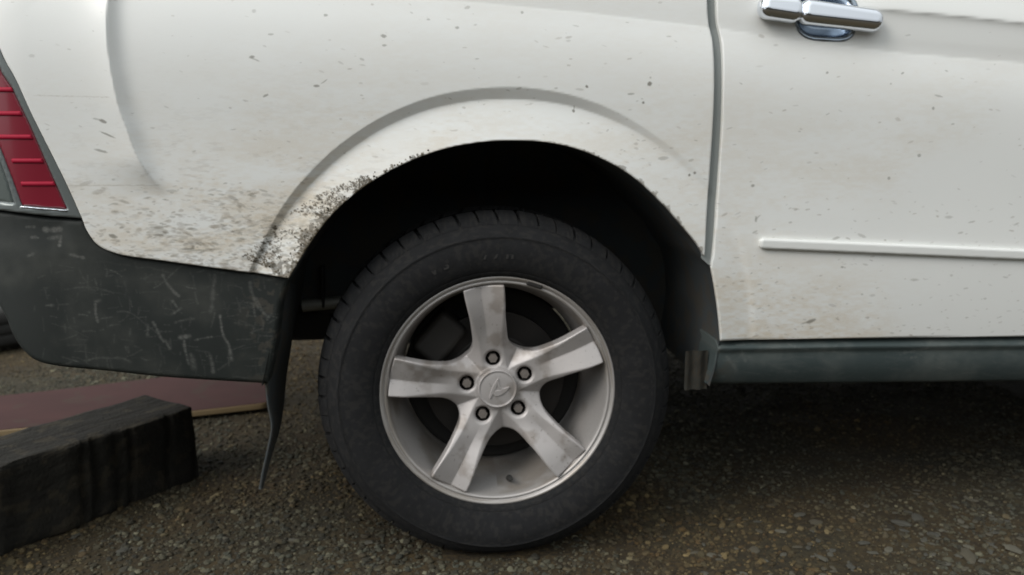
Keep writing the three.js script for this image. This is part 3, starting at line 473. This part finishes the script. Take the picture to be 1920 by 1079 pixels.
// mud flap: creased rubber sheet hanging behind the tyre
{
  const Nn = [[-0.4210, 0.6050, -0.02], [-0.4353, 0.5401, -0.02], [-0.4480, 0.4870, -0.02], [-0.4605, 0.4224, -0.02], [-0.4596, 0.3566, -0.02], [-0.4546, 0.3121, -0.02], [-0.4667, 0.2565, -0.02], [-0.4784, 0.2117, -0.02], [-0.4852, 0.1801, -0.02]];
  const Ff = [[-0.4348, 0.5551, -0.27], [-0.4430, 0.4757, -0.27], [-0.4513, 0.4164, -0.26], [-0.4619, 0.3572, -0.25], [-0.4671, 0.2919, -0.22], [-0.4692, 0.2561, -0.18], [-0.4777, 0.2181, -0.12], [-0.4842, 0.1870, -0.08], [-0.4871, 0.1694, -0.05]];
  const ca = new THREE.CatmullRomCurve3(Nn.map(p => new THREE.Vector3(...p))), cb = new THREE.CatmullRomCurve3(Ff.map(p => new THREE.Vector3(...p))), m = 48, n = 12, pos = [], uv = [], idx = [];
  for (const side of [0, 1]) for (let i = 0; i <= m; i++) for (let k = 0; k <= n; k++) { const a = ca.getPoint(i / m), b = cb.getPoint(i / m), p = a.lerp(b, k / n); p.x += 0.010 * Math.sin(k / n * Math.PI) * Math.sin(i / m * 7) * (1 - i / m) - side * 0.005; pos.push(p.x, p.y, p.z); uv.push(k / n * 0.5, i / m); }
  const off = (m + 1) * (n + 1), id = (s, i, k) => s * off + i * (n + 1) + k;
  for (let i = 0; i < m; i++) for (let k = 0; k < n; k++) for (const s of [0, 1]) { const a = id(s, i, k), b = id(s, i + 1, k), c = id(s, i + 1, k + 1), d = id(s, i, k + 1); s ? idx.push(a, b, c, a, c, d) : idx.push(a, c, b, a, d, c); }
  for (let i = 0; i < m; i++) for (const k of [0, n]) idx.push(id(0, i, k), id(0, i + 1, k), id(1, i, k), id(1, i, k), id(0, i + 1, k), id(1, i + 1, k));
  for (let k = 0; k < n; k++) for (const i of [0, m]) idx.push(id(0, i, k), id(1, i, k), id(0, i, k + 1), id(0, i, k + 1), id(1, i, k), id(1, i, k + 1));
  const g = new THREE.BufferGeometry(); g.setAttribute('position', new THREE.Float32BufferAttribute(pos, 3)); g.setAttribute('uv', new THREE.Float32BufferAttribute(uv, 2)); g.setIndex(idx); g.computeVertexNormals();
  part('mud_flap', g, new THREE.MeshStandardMaterial({ map: linerTex, roughness: 0.8 }), truck);
}
// underside and the rest of the body
part('floor_pan', rbox(1.78, 0.06, 1.74, 0.02, 1.42, 0.47, -0.95), underMat, truck);
part('bed_floor', rbox(1.46, 0.05, 1.80, 0.02, -0.30, 0.92, -0.95), underMat, truck);
part('bed_front_wall', rbox(0.04, 0.40, 1.72, 0.01, 0.37, 1.12, -0.95), paintPlain, truck);
part('bed_rail', rbox(1.34, 0.03, 0.10, 0.012, -0.27, 1.272, -0.055), paintPlain, truck);
part('bed_rail', rbox(1.34, 0.03, 0.10, 0.012, -0.27, 1.272, -1.845), paintPlain, truck);
part('bed_far_side', rbox(1.40, 0.66, 0.03, 0.01, -0.28, 0.95, -1.88), paintPlain, truck);
part('tailgate', rbox(0.05, 0.50, 1.50, 0.015, -1.07, 1.03, -0.95), paintPlain, truck);
part('far_door', rbox(1.86, 0.80, 0.03, 0.01, 1.38, 0.86, -1.88), paintPlain, truck);
part('far_sill', rbox(1.86, 0.11, 0.08, 0.02, 1.38, 0.405, -1.86), blackPlastic, truck);
part('cab_rear_wall', rbox(0.04, 0.70, 1.70, 0.01, 0.56, 0.90, -0.95), paintPlain, truck);
part('roof', rbox(1.75, 0.05, 1.36, 0.02, 1.42, 1.76, -0.95), paintPlain, truck);
{
  const pane = new THREE.ExtrudeGeometry(new THREE.Shape([[0.62, 0], [1.46, 0], [1.46, 0.42], [0.80, 0.42]].map(p => new THREE.Vector2(...p))), { depth: 0.005, bevelEnabled: false });
  for (const [z, s] of [[-0.03, -1], [-1.87, 1]]) { const g = pane.clone(); g.rotateX(s * 0.45); g.translate(0, 1.27, z); part('window_pane', g, glassMat, truck); }
  for (const [x0, x1] of [[0.52, 0.70], [1.47, 1.49], [2.25, 2.2]]) for (const s of [1, -1]) { const c = new THREE.CatmullRomCurve3([new THREE.Vector3(x0, 1.26, -0.95 + s * 0.91), new THREE.Vector3(x1, 1.745, -0.95 + s * 0.68)]); part('roof_pillar', new THREE.TubeGeometry(c, 4, 0.03, 8), paintPlain, truck); }
}
for (const z of [-0.52, -1.38]) part('chassis_rail', rbox(3.3, 0.13, 0.07, 0.01, 0.62, 0.545, z), underMat, truck);
{ const g = new THREE.CylinderGeometry(0.045, 0.045, 1.5, 20); g.rotateX(Math.PI / 2); g.translate(0, 0.36, -0.95); part('rear_axle', g, underMat, truck);
  const dff = new THREE.SphereGeometry(0.13, 20, 14); dff.scale(1, 0.95, 0.8); dff.translate(0, 0.36, -0.95); part('differential', dff, underMat, truck);
  const sp = new THREE.CylinderGeometry(0.03, 0.03, 0.42, 14); sp.rotateZ(0.35); sp.translate(-0.13, 0.55, -0.46); part('shock_absorber', sp, underMat, truck);
  const tp = new THREE.CatmullRomCurve3([new THREE.Vector3(0.2, 0.50, -0.48), new THREE.Vector3(-0.2, 0.50, -0.42), new THREE.Vector3(-0.345, 0.490, -0.40), new THREE.Vector3(-0.443, 0.482, -0.40)]); part('tail_pipe', new THREE.TubeGeometry(tp, 24, 0.0155, 14), new THREE.MeshStandardMaterial({ color: lin(0.30, 0.30, 0.27), roughness: 0.5, metalness: 0.5 }), truck);
  part('pipe_hanger', rbox(0.006, 0.10, 0.045, 0.002, -0.392, 0.53, -0.40), underMat, truck);
  part('frame_bracket', rbox(0.16, 0.17, 0.10, 0.01, -0.46, 0.475, -0.47), underMat, truck);
  part('frame_bracket', rbox(0.20, 0.13, 0.06, 0.01, -0.32, 0.475, -0.50), underMat, truck);
  part('fuel_tank', rbox(0.9, 0.16, 0.5, 0.05, 0.95, 0.42, -0.78), underMat, truck); }

part('front_body', rbox(1.36, 0.56, 1.84, 0.10, 2.99, 0.83, -0.95), paintPlain, truck);
part('front_bumper', rbox(0.22, 0.24, 1.80, 0.06, 3.68, 0.50, -0.95), blackPlastic, truck);
part('engine_tray', rbox(1.30, 0.08, 1.30, 0.03, 2.95, 0.42, -0.95), underMat, truck);
// ------------------------------------------------------------------ wheel (own frame: z = 0 at the rim flange, outward +z)
const HUB = [0, 0.36, -0.04];
const wheel = new THREE.Group(); wheel.name = 'wheel'; wheel.position.set(...HUB); truck.add(wheel);
function squash(g) {                 // load flattens the tyre on the ground
  const p = g.attributes.position;
  for (let i = 0; i < p.count; i++) {
    let x = p.getX(i), y = p.getY(i), z = p.getZ(i); const r = Math.hypot(x, y), a = Math.atan2(x, -y), b = Math.exp(-a * a / 0.16);
    if (r > 0.26) z += Math.sign(z + 0.115) * 0.009 * b * ss(0.26, 0.31, r) * ss(0.02, 0.10, Math.abs(z + 0.115));
    if (y < -0.30) { const lim = -0.3590; if (y < -0.34) { const t = clamp((-0.34 - y) / 0.036); y = -0.34 - 0.0192 * Math.sin(t * Math.PI / 2); } if (y < lim) y = lim; }
    p.setXYZ(i, x, y, z);
  }
  g.computeVertexNormals(); return g;
}
const halfProfile = [[0.2410, -0.010], [0.2445, 0.000], [0.2500, 0.006], [0.2560, 0.0095], [0.2575, 0.0085], [0.2590, 0.0115], [0.270, 0.0165], [0.285, 0.0205], [0.300, 0.0222], [0.3150, 0.0208], [0.3235, 0.0180], [0.3255, 0.0200], [0.3285, 0.0190], [0.3305, 0.0150], [0.338, 0.0105], [0.346, 0.0035], [0.3535, -0.0050], [0.3565, -0.0120], [0.3595, -0.0210], [0.3620, -0.0330], [0.3650, -0.0600], [0.3660, -0.1150]];
const full = [...halfProfile, ...halfProfile.slice(0, -1).reverse().map(([r, z]) => [r, -0.23 - z])];
{
  const g = lathe(full, 160); const uv = g.attributes.uv; for (let i = 0; i < uv.count; i++) uv.setXY(i, uv.getX(i) * 3, uv.getY(i) * 1.6);
  part('tyre', squash(g), rubber, wheel);
  // shoulder blocks
  const nB = 56, prof = [[0.3500, 0.0002], [0.3580, -0.0070], [0.3645, -0.0160], [0.3695, -0.0270], [0.3730, -0.0420], [0.3745, -0.0600]];
  const inner = [[0.3470, -0.0030], [0.3530, -0.0120], [0.3575, -0.021], [0.3605, -0.031], [0.3625, -0.044], [0.363, -0.060]];
  const block = (a0, a1, pr, inn, skew) => {
    const seg = 3, pos = [], idx = [];
    const P = (q, a, k) => { const aa = a + skew * k; pos.push(q[0] * Math.cos(aa), q[0] * Math.sin(aa), q[1]); return pos.length / 3 - 1; };
    const rows = []; for (let s = 0; s <= seg; s++) { const a = lerp(a0, a1, s / seg); rows.push(pr.map((q, k) => P(q, a, k))); }
    for (let s = 0; s < seg; s++) for (let k = 0; k < pr.length - 1; k++) idx.push(rows[s][k], rows[s + 1][k], rows[s][k + 1], rows[s][k + 1], rows[s + 1][k], rows[s + 1][k + 1]);
    for (const [a, flip] of [[a0, 0], [a1, 1]]) { const o = pr.map((q, k) => P(q, a, k)), n = inn.map((q, k) => P(q, a, k)); for (let k = 0; k < pr.length - 1; k++) flip ? idx.push(o[k], n[k], o[k + 1], o[k + 1], n[k], n[k + 1]) : idx.push(o[k], o[k + 1], n[k], n[k], o[k + 1], n[k + 1]); }
    const o = [], n = []; for (let s = 0; s <= seg; s++) { const a = lerp(a0, a1, s / seg); o.push(P(pr[pr.length - 1], a, pr.length - 1)); n.push(P(inn[inn.length - 1], a, inn.length - 1)); } for (let s = 0; s < seg; s++) idx.push(o[s], o[s + 1], n[s], n[s], o[s + 1], n[s + 1]);
    const g2 = new THREE.BufferGeometry(); g2.setAttribute('position', new THREE.Float32BufferAttribute(pos, 3)); g2.setIndex(idx);
    const u = new Float32Array(pos.length / 3 * 2); for (let i = 0; i < u.length / 2; i++) { u[2 * i] = pos[3 * i] * 3; u[2 * i + 1] = pos[3 * i + 1] * 3; } g2.setAttribute('uv', new THREE.BufferAttribute(u, 2));
    return squash(g2);
  };
  const da = Math.PI * 2 / nB, far = p => p.map(([r, z]) => [r, -0.23 - z]); const rest = [];
  for (let k = 0; k < nB; k++) {
    const a = k * da + rr(-0.004, 0.004), wd = da * (k % 3 === 1 ? 0.90 : 0.84), sh = 0;
    part('tread_block', block(a, a + wd, prof.slice(sh), inner.slice(sh), 0.004), rubber, wheel);
    rest.push(block(a, a + wd, far(prof), far(inner), -0.004));
    for (const zc of [-0.085, -0.115, -0.145]) { const w2 = 0.012; rest.push(block(a + zc * 0.3, a + zc * 0.3 + da * 0.8, [[0.3752, zc + w2], [0.3756, zc], [0.3752, zc - w2]], [[0.364, zc + w2], [0.364, zc], [0.364, zc - w2]], 0.006)); }
  }
  const treadRest = part('inner_tread', mergeGeometries(rest), rubber, wheel); treadRest.userData.kind = 'stuff';
}
// rim
part('rim_barrel', lathe([[0.2440, -0.022], [0.2458, -0.012], [0.2462, -0.004], [0.2448, 0.0005], [0.2425, 0.0012], [0.2395, 0.0000], [0.2375, -0.0035], [0.2365, -0.0055], [0.2350, -0.0055], [0.2335, -0.0035], [0.2305, -0.0045], [0.2285, -0.008], [0.2262, -0.016], [0.2215, -0.040], [0.2120, -0.075], [0.2040, -0.115], [0.2010, -0.16], [0.2060, -0.215], [0.2300, -0.232], [0.2440, -0.228]], 160), barrelMat, wheel);
{
  const PH = 97.7 * Math.PI / 180, spokes = [0, 1, 2, 3, 4].map(k => PH - k * Math.PI * 2 / 5), nuts = spokes.map(a => [0.065 * Math.cos(a), 0.065 * Math.sin(a)]);
  const hw = s => 0.0362 + 0.0055 * ss(0.14, 0.225, s) + 0.004 * ss(0.12, 0.05, s);
  const loc = (x, y, a) => [x * Math.cos(a) + y * Math.sin(a), -x * Math.sin(a) + y * Math.cos(a)];
  const one = (x, y, a) => { const [s, t] = loc(x, y, a); const c = Math.abs(t) - hw(s); return Math.max(s < 0 ? Math.hypot(s, t) - 0.03 : c, s - 0.2265 + t * t * 2.0); };
  const smin = (a, b, k) => { const h = Math.max(k - Math.abs(a - b), 0) / k; return Math.min(a, b) - h * h * k * 0.25; };
  const solid = (x, y) => { let d = Math.hypot(x, y) - 0.066; for (const a of spokes) d = smin(d, one(x, y, a), 0.050); return d; };
  const sdf = (x, y) => { let d = solid(x, y); for (const [nx, ny] of nuts) d = Math.max(d, 0.0158 - Math.hypot(x - nx, y - ny)); return d; };
  const z = (x, y) => {
    const r = Math.hypot(x, y); let best = 1e9, bs = 0, bt = 0; for (const a of spokes) { const [s, t] = loc(x, y, a); if (s > 0 && Math.abs(t) < best) { best = Math.abs(t); bs = s; bt = t; } }
    const vf = ss(0.085, 0.14, bs);
    let v = -0.0375 + 0.031 * ss(0.05, 0.205, r);
    const tc = 0.006;                       // the face folds along a line, a shallow valley between raised edges
    v += vf * (0.34 * Math.abs(bt - tc) - 0.0065);
    const out = best - hw(bs) * lerp(0.62, 0.93, ss(0.08, 0.215, bs)); if (out > 0) v -= 0.85 * out * out / (out + 0.003);
    for (const [nx, ny] of nuts) v -= 0.003 * ss(0.0215, 0.0160, Math.hypot(x - nx, y - ny));
    v += 0.0015 * ss(0.050, 0.046, r);
    return v;
  };
  part('spoked_face', panel({ sdf, x0: -0.24, x1: 0.24, y0: -0.24, y1: 0.24, step: 0.0028, z, round: 0.003, flange: 0.028, uv: [-0.26, -0.26, 0.52, 0.52] }), alloy, wheel);
  for (const [nx, ny] of nuts) {
    const cup = new THREE.LatheGeometry([[0.0158, 0], [0.0156, -0.022], [0.0, -0.022]].map(p => new THREE.Vector2(...p)), 28); cup.rotateX(Math.PI / 2); cup.translate(nx, ny, -0.042);
    part('lug_hole', cup, darkSteel, wheel);
    const hex = new THREE.CylinderGeometry(0.0098, 0.0104, 0.020, 6); const dome = new THREE.SphereGeometry(0.0088, 18, 8, 0, 6.2832, 0, 1.2); dome.scale(1, 0.2, 1); dome.translate(0, 0.0085, 0);
    const nut = mergeGeometries([hex, dome]); nut.rotateX(Math.PI / 2); nut.rotateZ(rr(0, 1)); nut.translate(nx, ny, -0.0475); part('lug_nut', nut, nutMat, wheel);
  }
  const cap = lathe([[0.0, 0.0035], [0.020, 0.0032], [0.0345, 0.0018], [0.0365, 0.0012], [0.0380, 0.0030], [0.0400, 0.0032], [0.0414, 0.0015], [0.0418, -0.004], [0.0418, -0.02]], 72); cap.translate(0, 0, -0.0315); const cu = cap.attributes.uv, cp = cap.attributes.position; for (let i = 0; i < cu.count; i++) cu.setXY(i, 0.5 + cp.getX(i) / 0.52, 0.5 + cp.getY(i) / 0.52);
  part('centre_cap', cap, alloy, wheel);
  // winged mark on the cap
  const wing = (pts) => { const s = new THREE.Shape(spline(pts.concat([pts[0]]), 6).map(p => new THREE.Vector2(...p))); const g = new THREE.ExtrudeGeometry(s, { depth: 0.0012, bevelEnabled: true, bevelSize: 0.0008, bevelThickness: 0.0008, bevelSegments: 3 }); g.translate(0, 0, -0.0282); return g; };
  part('emblem', wing([[0.0010, 0.0225], [-0.0055, 0.0130], [-0.0125, -0.0010], [-0.0170, -0.0190], [-0.0125, -0.0135], [-0.0065, -0.0020], [-0.0020, 0.0110]]), alloy, wheel);
  part('emblem', wing([[-0.0080, -0.0090], [-0.0035, -0.0035], [0.0070, -0.0020], [0.0235, 0.0040], [0.0150, -0.0070], [0.0040, -0.0130], [-0.0050, -0.0140]]), alloy, wheel);
  part('emblem', wing([[0.0012, 0.0190], [0.0005, 0.0080], [0.0040, 0.0010], [0.0120, 0.0005], [0.0060, 0.0030], [0.0030, 0.0090]]), alloy, wheel);
}
{ const v = mergeGeometries([new THREE.CylinderGeometry(0.0058, 0.0072, 0.026, 16), new THREE.CylinderGeometry(0.0044, 0.0052, 0.016, 16).translate(0, 0.020, 0)]); v.rotateX(Math.PI / 2 - 0.35); v.translate(0.0275, -0.2085, -0.050); part('valve', v, rubberPlain, wheel);
  const wt = rbox(0.034, 0.009, 0.008, 0.003); wt.rotateZ(-0.31); wt.translate(0.0735, 0.2255, -0.0015); part('balance_weight', wt, darkSteel, wheel);
  part('brake_disc', lathe([[0.062, -0.062], [0.088, -0.064], [0.090, -0.100], [0.100, -0.102], [0.151, -0.102], [0.153, -0.106], [0.153, -0.120], [0.02, -0.124]], 80), discMat, wheel);
  part('backing_plate', lathe([[0.03, -0.155], [0.12, -0.150], [0.185, -0.148], [0.196, -0.152], [0.197, -0.165]], 64), underMat, wheel);
  const cal = rbox(0.105, 0.070, 0.085, 0.014); cal.rotateZ(0.86); cal.translate(-0.118, 0.098, -0.112); part('brake_caliper', cal, darkSteel, wheel); }
{ // faint raised characters on the sidewall
  const font = await new FontLoader().loadAsync('fonts/droid/droid_sans_bold.typeface.json'), gs = [];
  for (const [ch, deg] of [['7', 95.5], ['7', 91.2], ['H', 86.0], ['S', 111.5], ['V', 116.5]]) {
    const g = new TextGeometry(ch, { font, size: 0.0185, depth: 0.0013, curveSegments: 5, bevelEnabled: true, bevelThickness: 0.0004, bevelSize: 0.0003, bevelSegments: 1 }); g.computeBoundingBox(); g.translate(-g.boundingBox.max.x / 2, 0, 0);
    g.rotateX(0.02); g.translate(0, 0.2840, 0.0195); g.rotateZ((deg - 90) * Math.PI / 180); g.deleteAttribute('uv'); const u = new Float32Array(g.attributes.position.count * 2); g.setAttribute('uv', new THREE.BufferAttribute(u, 2)); part('sidewall_letter', g, rubberPlain, wheel);
  }
}
// the other wheels
for (const [wx, wz, wr] of [[0, -1.86, Math.PI], [2.74, -0.05, 0], [2.74, -1.86, Math.PI]]) { const w2 = new THREE.Group(); w2.name = 'wheel'; w2.position.set(wx, 0.36, wz); w2.rotation.y = wr; truck.add(w2); part('tyre', squash(lathe(full, 64)), rubber, w2); part('rim_barrel', lathe([[0.2448, 0], [0.2365, -0.006], [0.2262, -0.016], [0.2040, -0.115], [0.2010, -0.20], [0.03, -0.16]], 48), barrelMat, w2); }

// mud clods stuck to the arch
{
  const g = stoneGeo(0, 0.8, 0.3), im = new THREE.InstancedMesh(g, new THREE.MeshStandardMaterial({ color: 0xffffff, roughness: 1 }), 420), M = new THREE.Matrix4(), q = new THREE.Quaternion(), eu = new THREE.Euler(), c = new THREE.Color(); let n = 0, guard = 0;
  while (n < 420 && guard++ < 60000) {
    const t = Math.pow(rnd(), 1.8), tf = t * 34, ti = Math.floor(tf), p = [lerp(lipS[ti][0], lipS[ti + 1][0], tf - ti), lerp(lipS[ti][1], lipS[ti + 1][1], tf - ti)], d = Math.abs(rr(-1, 1) * rr(0, 1)) * lerp(0.062, 0.012, Math.min(1, t * 1.5)), a = Math.atan2(p[1] - 0.42, p[0]), x = p[0] + Math.cos(a) * (d + 0.003), y = p[1] + Math.sin(a) * (d + 0.003);
    if (bedSDF0(x, y) > -0.002) continue; if (fbm(x * 62, y * 62 + 40, 5) < 0.47) continue;
    const r = rr(0.0008, 0.0026); eu.set(rr(0, 6), rr(0, 6), rr(0, 6)); q.setFromEuler(eu); M.compose(new THREE.Vector3(x, y, bodyZ(x, y) + r * 0.2), q, new THREE.Vector3(r, r, r * 0.8)); im.setMatrixAt(n, M); const k = rr(0.6, 1.3); c.setRGB(0.10 * k, 0.085 * k, 0.058 * k); im.setColorAt(n, c); n++;
  }
  im.count = Math.min(n, 60); im.name = 'mud_clods'; im.userData.kind = 'stuff'; bed.add(im);
}

// ------------------------------------------------------------------ timber, board, tyre, stones on the ground
{ // old dark timber
  const L = 0.95, W = 0.205, Hh = 0.20, tex = colourTex(512, 256, (i, j, c) => { const g = fbm(i / 50, j / 12, 4), s = ss(0.52, 0.70, fbm(i / 30, j / 18 + 8, 5)), k = 0.6 + 0.8 * g; c[0] = lerp(0.013 * k, 0.050, s * 0.45); c[1] = lerp(0.0115 * k, 0.040, s * 0.45); c[2] = lerp(0.008 * k, 0.024, s * 0.45); }, true);
  const bmp = greyTex(512, 256, (i, j) => 0.6 * fbm(i / 40, j / 6, 4) + 0.4 * fbm(i / 5, j / 5, 3), true);
  const g = new THREE.BoxGeometry(L, Hh, W, 90, 22, 22), p = g.attributes.position, R = 0.012;
  for (let i = 0; i < p.count; i++) {
    let x = p.getX(i), y = p.getY(i), z = p.getZ(i); const ix = clamp(x, -L / 2 + R, L / 2 - R), iy = clamp(y, -Hh / 2 + R, Hh / 2 - R), iz = clamp(z, -W / 2 + R, W / 2 - R);
    const d = new THREE.Vector3(x - ix, y - iy, z - iz); if (d.length() > 1e-6) { d.setLength(R); x = ix + d.x; y = iy + d.y; z = iz + d.z; }
    const front = ss(-0.08, -0.1, z), groove = front * 0.022 * Math.max(ss(0.55, 0.70, vnoise(x * 30 + y * 3 + 3, 1.5)) * ss(-0.25, 0.1, x), 0.5 * ss(0.50, 0.75, vnoise(x * 75 + y * 5 + 9, y * 4)));
    const wob = 0.010 * (fbm(x * 7 + 2, y * 9 + z * 9, 4) - 0.5) + 0.005 * (fbm(x * 3, (y + z) * 60, 3) - 0.5);
    z += Math.sign(z) * wob + groove; y += y > 0 ? wob * 0.8 : 0; p.setXYZ(i, x, y, z);
  }
  g.computeVertexNormals(); const u = g.attributes.uv; for (let i = 0; i < u.count; i++) u.setXY(i, p.getX(i) * 2.0 + 0.3, (p.getY(i) + p.getZ(i)) * 2.4);
    g.translate(L / 2, Hh / 2, W / 2);
  const m = new THREE.Mesh(g, new THREE.MeshStandardMaterial({ map: tex, bumpMap: bmp, bumpScale: 0.005, roughness: 1 })); m.name = 'timber_beam'; m.castShadow = m.receiveShadow = true;
  m.position.set(-0.7500, -0.008, -0.5490); m.rotation.y = Math.atan2(-0.797, -0.605); scene.add(m);
  tag(m, 'thick black weathered timber beam lying on gravel behind the mud flap', 'timber beam');
}
{ // board
  const P = [[-0.678, -1.105], [-0.668, -1.150], [-0.690, -1.235], [-0.750, -1.335], [-0.840, -1.410], [-0.940, -1.450], [-1.040, -1.458], [-1.136, -1.432], [-1.283, -1.372], [-1.438, -1.312], [-1.592, -1.262], [-1.95, -1.150], [-1.99, -1.05], [-1.95, -0.84], [-1.90, -0.79], [-1.42, -0.908], [-1.15, -0.968], [-0.876, -1.040], [-0.740, -1.078], [-0.695, -1.092]];
  const s = new THREE.Shape(spline(P.concat([P[0]]), 4).map(([x, z]) => new THREE.Vector2(x, -z)));
  const tex = colourTex(512, 512, (i, j, c) => { const f = fbm(i / 60, j / 60, 5), d = ss(0.58, 0.72, fbm(i / 34, j / 34 + 20, 4)), k = 0.8 + 0.4 * f + 0.1 * (hash2(i, j) - 0.5); c[0] = lerp(0.052 * k, 0.048, d * 0.5); c[1] = lerp(0.0185 * k, 0.031, d * 0.5); c[2] = lerp(0.0165 * k, 0.022, d * 0.5); }, true);
  const face = new THREE.MeshStandardMaterial({ map: tex, roughness: 0.95 }), edge = new THREE.MeshStandardMaterial({ color: lin(0.26, 0.19, 0.10), roughness: 0.7 });
  const board = new THREE.Group(); board.name = 'plywood_board'; scene.add(board); board.position.y = 0.006;
  const core = new THREE.ExtrudeGeometry(s, { depth: 0.013, bevelEnabled: true, bevelSize: 0.003, bevelThickness: 0.003, bevelSegments: 3 }); core.rotateX(-Math.PI / 2); part('board_edge', core, edge, board);
  const skin = new THREE.ExtrudeGeometry(s, { depth: 0.0025, bevelEnabled: false }); skin.rotateX(-Math.PI / 2); skin.translate(0, 0.0155, 0); part('board_face', skin, face, board);
  tag(board, 'flat maroon board with pale rounded edge lying on gravel under rear bumper', 'board');
}
{ const t = new THREE.Mesh(lathe([[0.19, -0.10], [0.21, -0.02], [0.25, 0.0], [0.29, -0.006], [0.312, -0.02], [0.312, -0.032], [0.318, -0.034], [0.320, -0.060], [0.314, -0.064], [0.314, -0.074], [0.320, -0.078], [0.320, -0.105], [0.314, -0.109], [0.314, -0.119], [0.320, -0.123], [0.318, -0.150], [0.312, -0.160], [0.29, -0.176], [0.25, -0.182], [0.21, -0.165], [0.19, -0.10]], 72), rubberPlain); t.name = 'loose_tyre'; t.rotation.x = -Math.PI / 2; t.position.set(-2.14, 0.184, -2.22); t.castShadow = t.receiveShadow = true; scene.add(t); tag(t, 'dark ribbed tyre lying flat on gravel beyond the bumper corner', 'tyre'); }
{ // larger flat stones
  const geos = [0, 1, 2, 3].map(() => stoneGeo(1, rr(0.20, 0.34), 0.20)), mats = [[0.074, 0.070, 0.054], [0.058, 0.056, 0.045], [0.092, 0.085, 0.063], [0.068, 0.060, 0.041]].map(c => new THREE.MeshStandardMaterial({ color: lin(...c), roughness: 0.85 }));
  const spots = [[0.728, -0.160, 0.022], [0.746, -0.116, 0.026], [0.649, -0.086, 0.024], [0.989, -0.104, 0.030], [0.936, -0.082, 0.034], [0.682, 0.041, 0.026], [0.993, 0.074, 0.036], [1.105, 0.062, 0.028], [0.596, 0.089, 0.020], [0.727, 0.081, 0.022], [0.925, 0.100, 0.020], [0.471, 0.007, 0.013], [-0.532, -0.292, 0.012], [-0.604, -0.179, 0.013], [-0.812, -0.151, 0.015], [-0.947, -0.240, 0.017], [-0.284, -0.132, 0.014], [-0.202, -0.162, 0.014], [0.803, -0.400, 0.012], [0.803, -0.006, 0.020], [0.978, -0.025, 0.018], [-0.451, -0.163, 0.014], [0.56, -0.02, 0.018], [0.84, 0.03, 0.019]];
  for (let n = 0; n < 150; n++) { const x = rr(0.36, 1.35), z = -0.30 + 0.44 * Math.pow(rnd(), 0.6); spots.push([x, z, rr(0.005, 0.013)]); }
  for (let n = 0; n < 26; n++) { const x = rr(-1.2, -0.22), z = rr(-0.30, 0.05); if (z > -0.22 || x > -0.6) spots.push([x, z, rr(0.006, 0.011)]); }
  spots.forEach(([x, z, r], i) => { const m = new THREE.Mesh(geos[i % 4], mats[(i * 3 + (i >> 2)) % 4]); m.name = numbered('flat_stone'); m.position.set(x, groundY(x, z) + r * 0.12, z); m.rotation.set(rr(-0.12, 0.12), rr(0, 6.28), rr(-0.12, 0.12)); const q = r > 0.018 ? 0.66 : 0.9; m.scale.set(r * q * rr(0.7, 1), r * q * 0.85, r * q * rr(0.45, 0.75)); m.castShadow = m.receiveShadow = true; scene.add(m); x > 0.4 ? tag(m, 'larger flat grey stone in the gravel below the sill', 'stone', 'flat stones below the sill') : tag(m, 'small rounded stone in the gravel between tyre and timber beam', 'stone', 'stones between tyre and timber'); });
}

{ // low shed across the yard, mirrored in the door handle
  const shed = new THREE.Group(); shed.name = 'shed'; shed.position.set(1.5, 0, 11); scene.add(shed);
  const wallM = new THREE.MeshStandardMaterial({ color: lin(0.075, 0.070, 0.060), roughness: 0.9 }), roofM = new THREE.MeshStandardMaterial({ color: lin(0.06, 0.055, 0.052), roughness: 0.8 });
  part('wall', rbox(26, 3.0, 4, 0.02, 0, 1.5, 2), wallM, shed);
  const roof = new THREE.ExtrudeGeometry(new THREE.Shape([[-0.4, 2.9], [2, 4.0], [4.4, 2.9], [4.4, 3.0], [2, 4.12], [-0.4, 3.0]].map(p => new THREE.Vector2(...p))), { depth: 26.6, bevelEnabled: false }); roof.rotateY(-Math.PI / 2); roof.translate(13.3, 0.05, 0); part('roof', roof, roofM, shed);
  for (const x of [-8, 1, 9]) { part('door', rbox(2.6, 2.3, 0.06, 0.02, x, 1.15, -0.02), roofM, shed); part('window', rbox(1.2, 0.8, 0.06, 0.02, x + 3.4, 1.7, -0.02), glassMat, shed); }
  tag(shed, 'long dark low shed across the yard facing the truck', 'shed');
}
renderer.render(scene, camera);
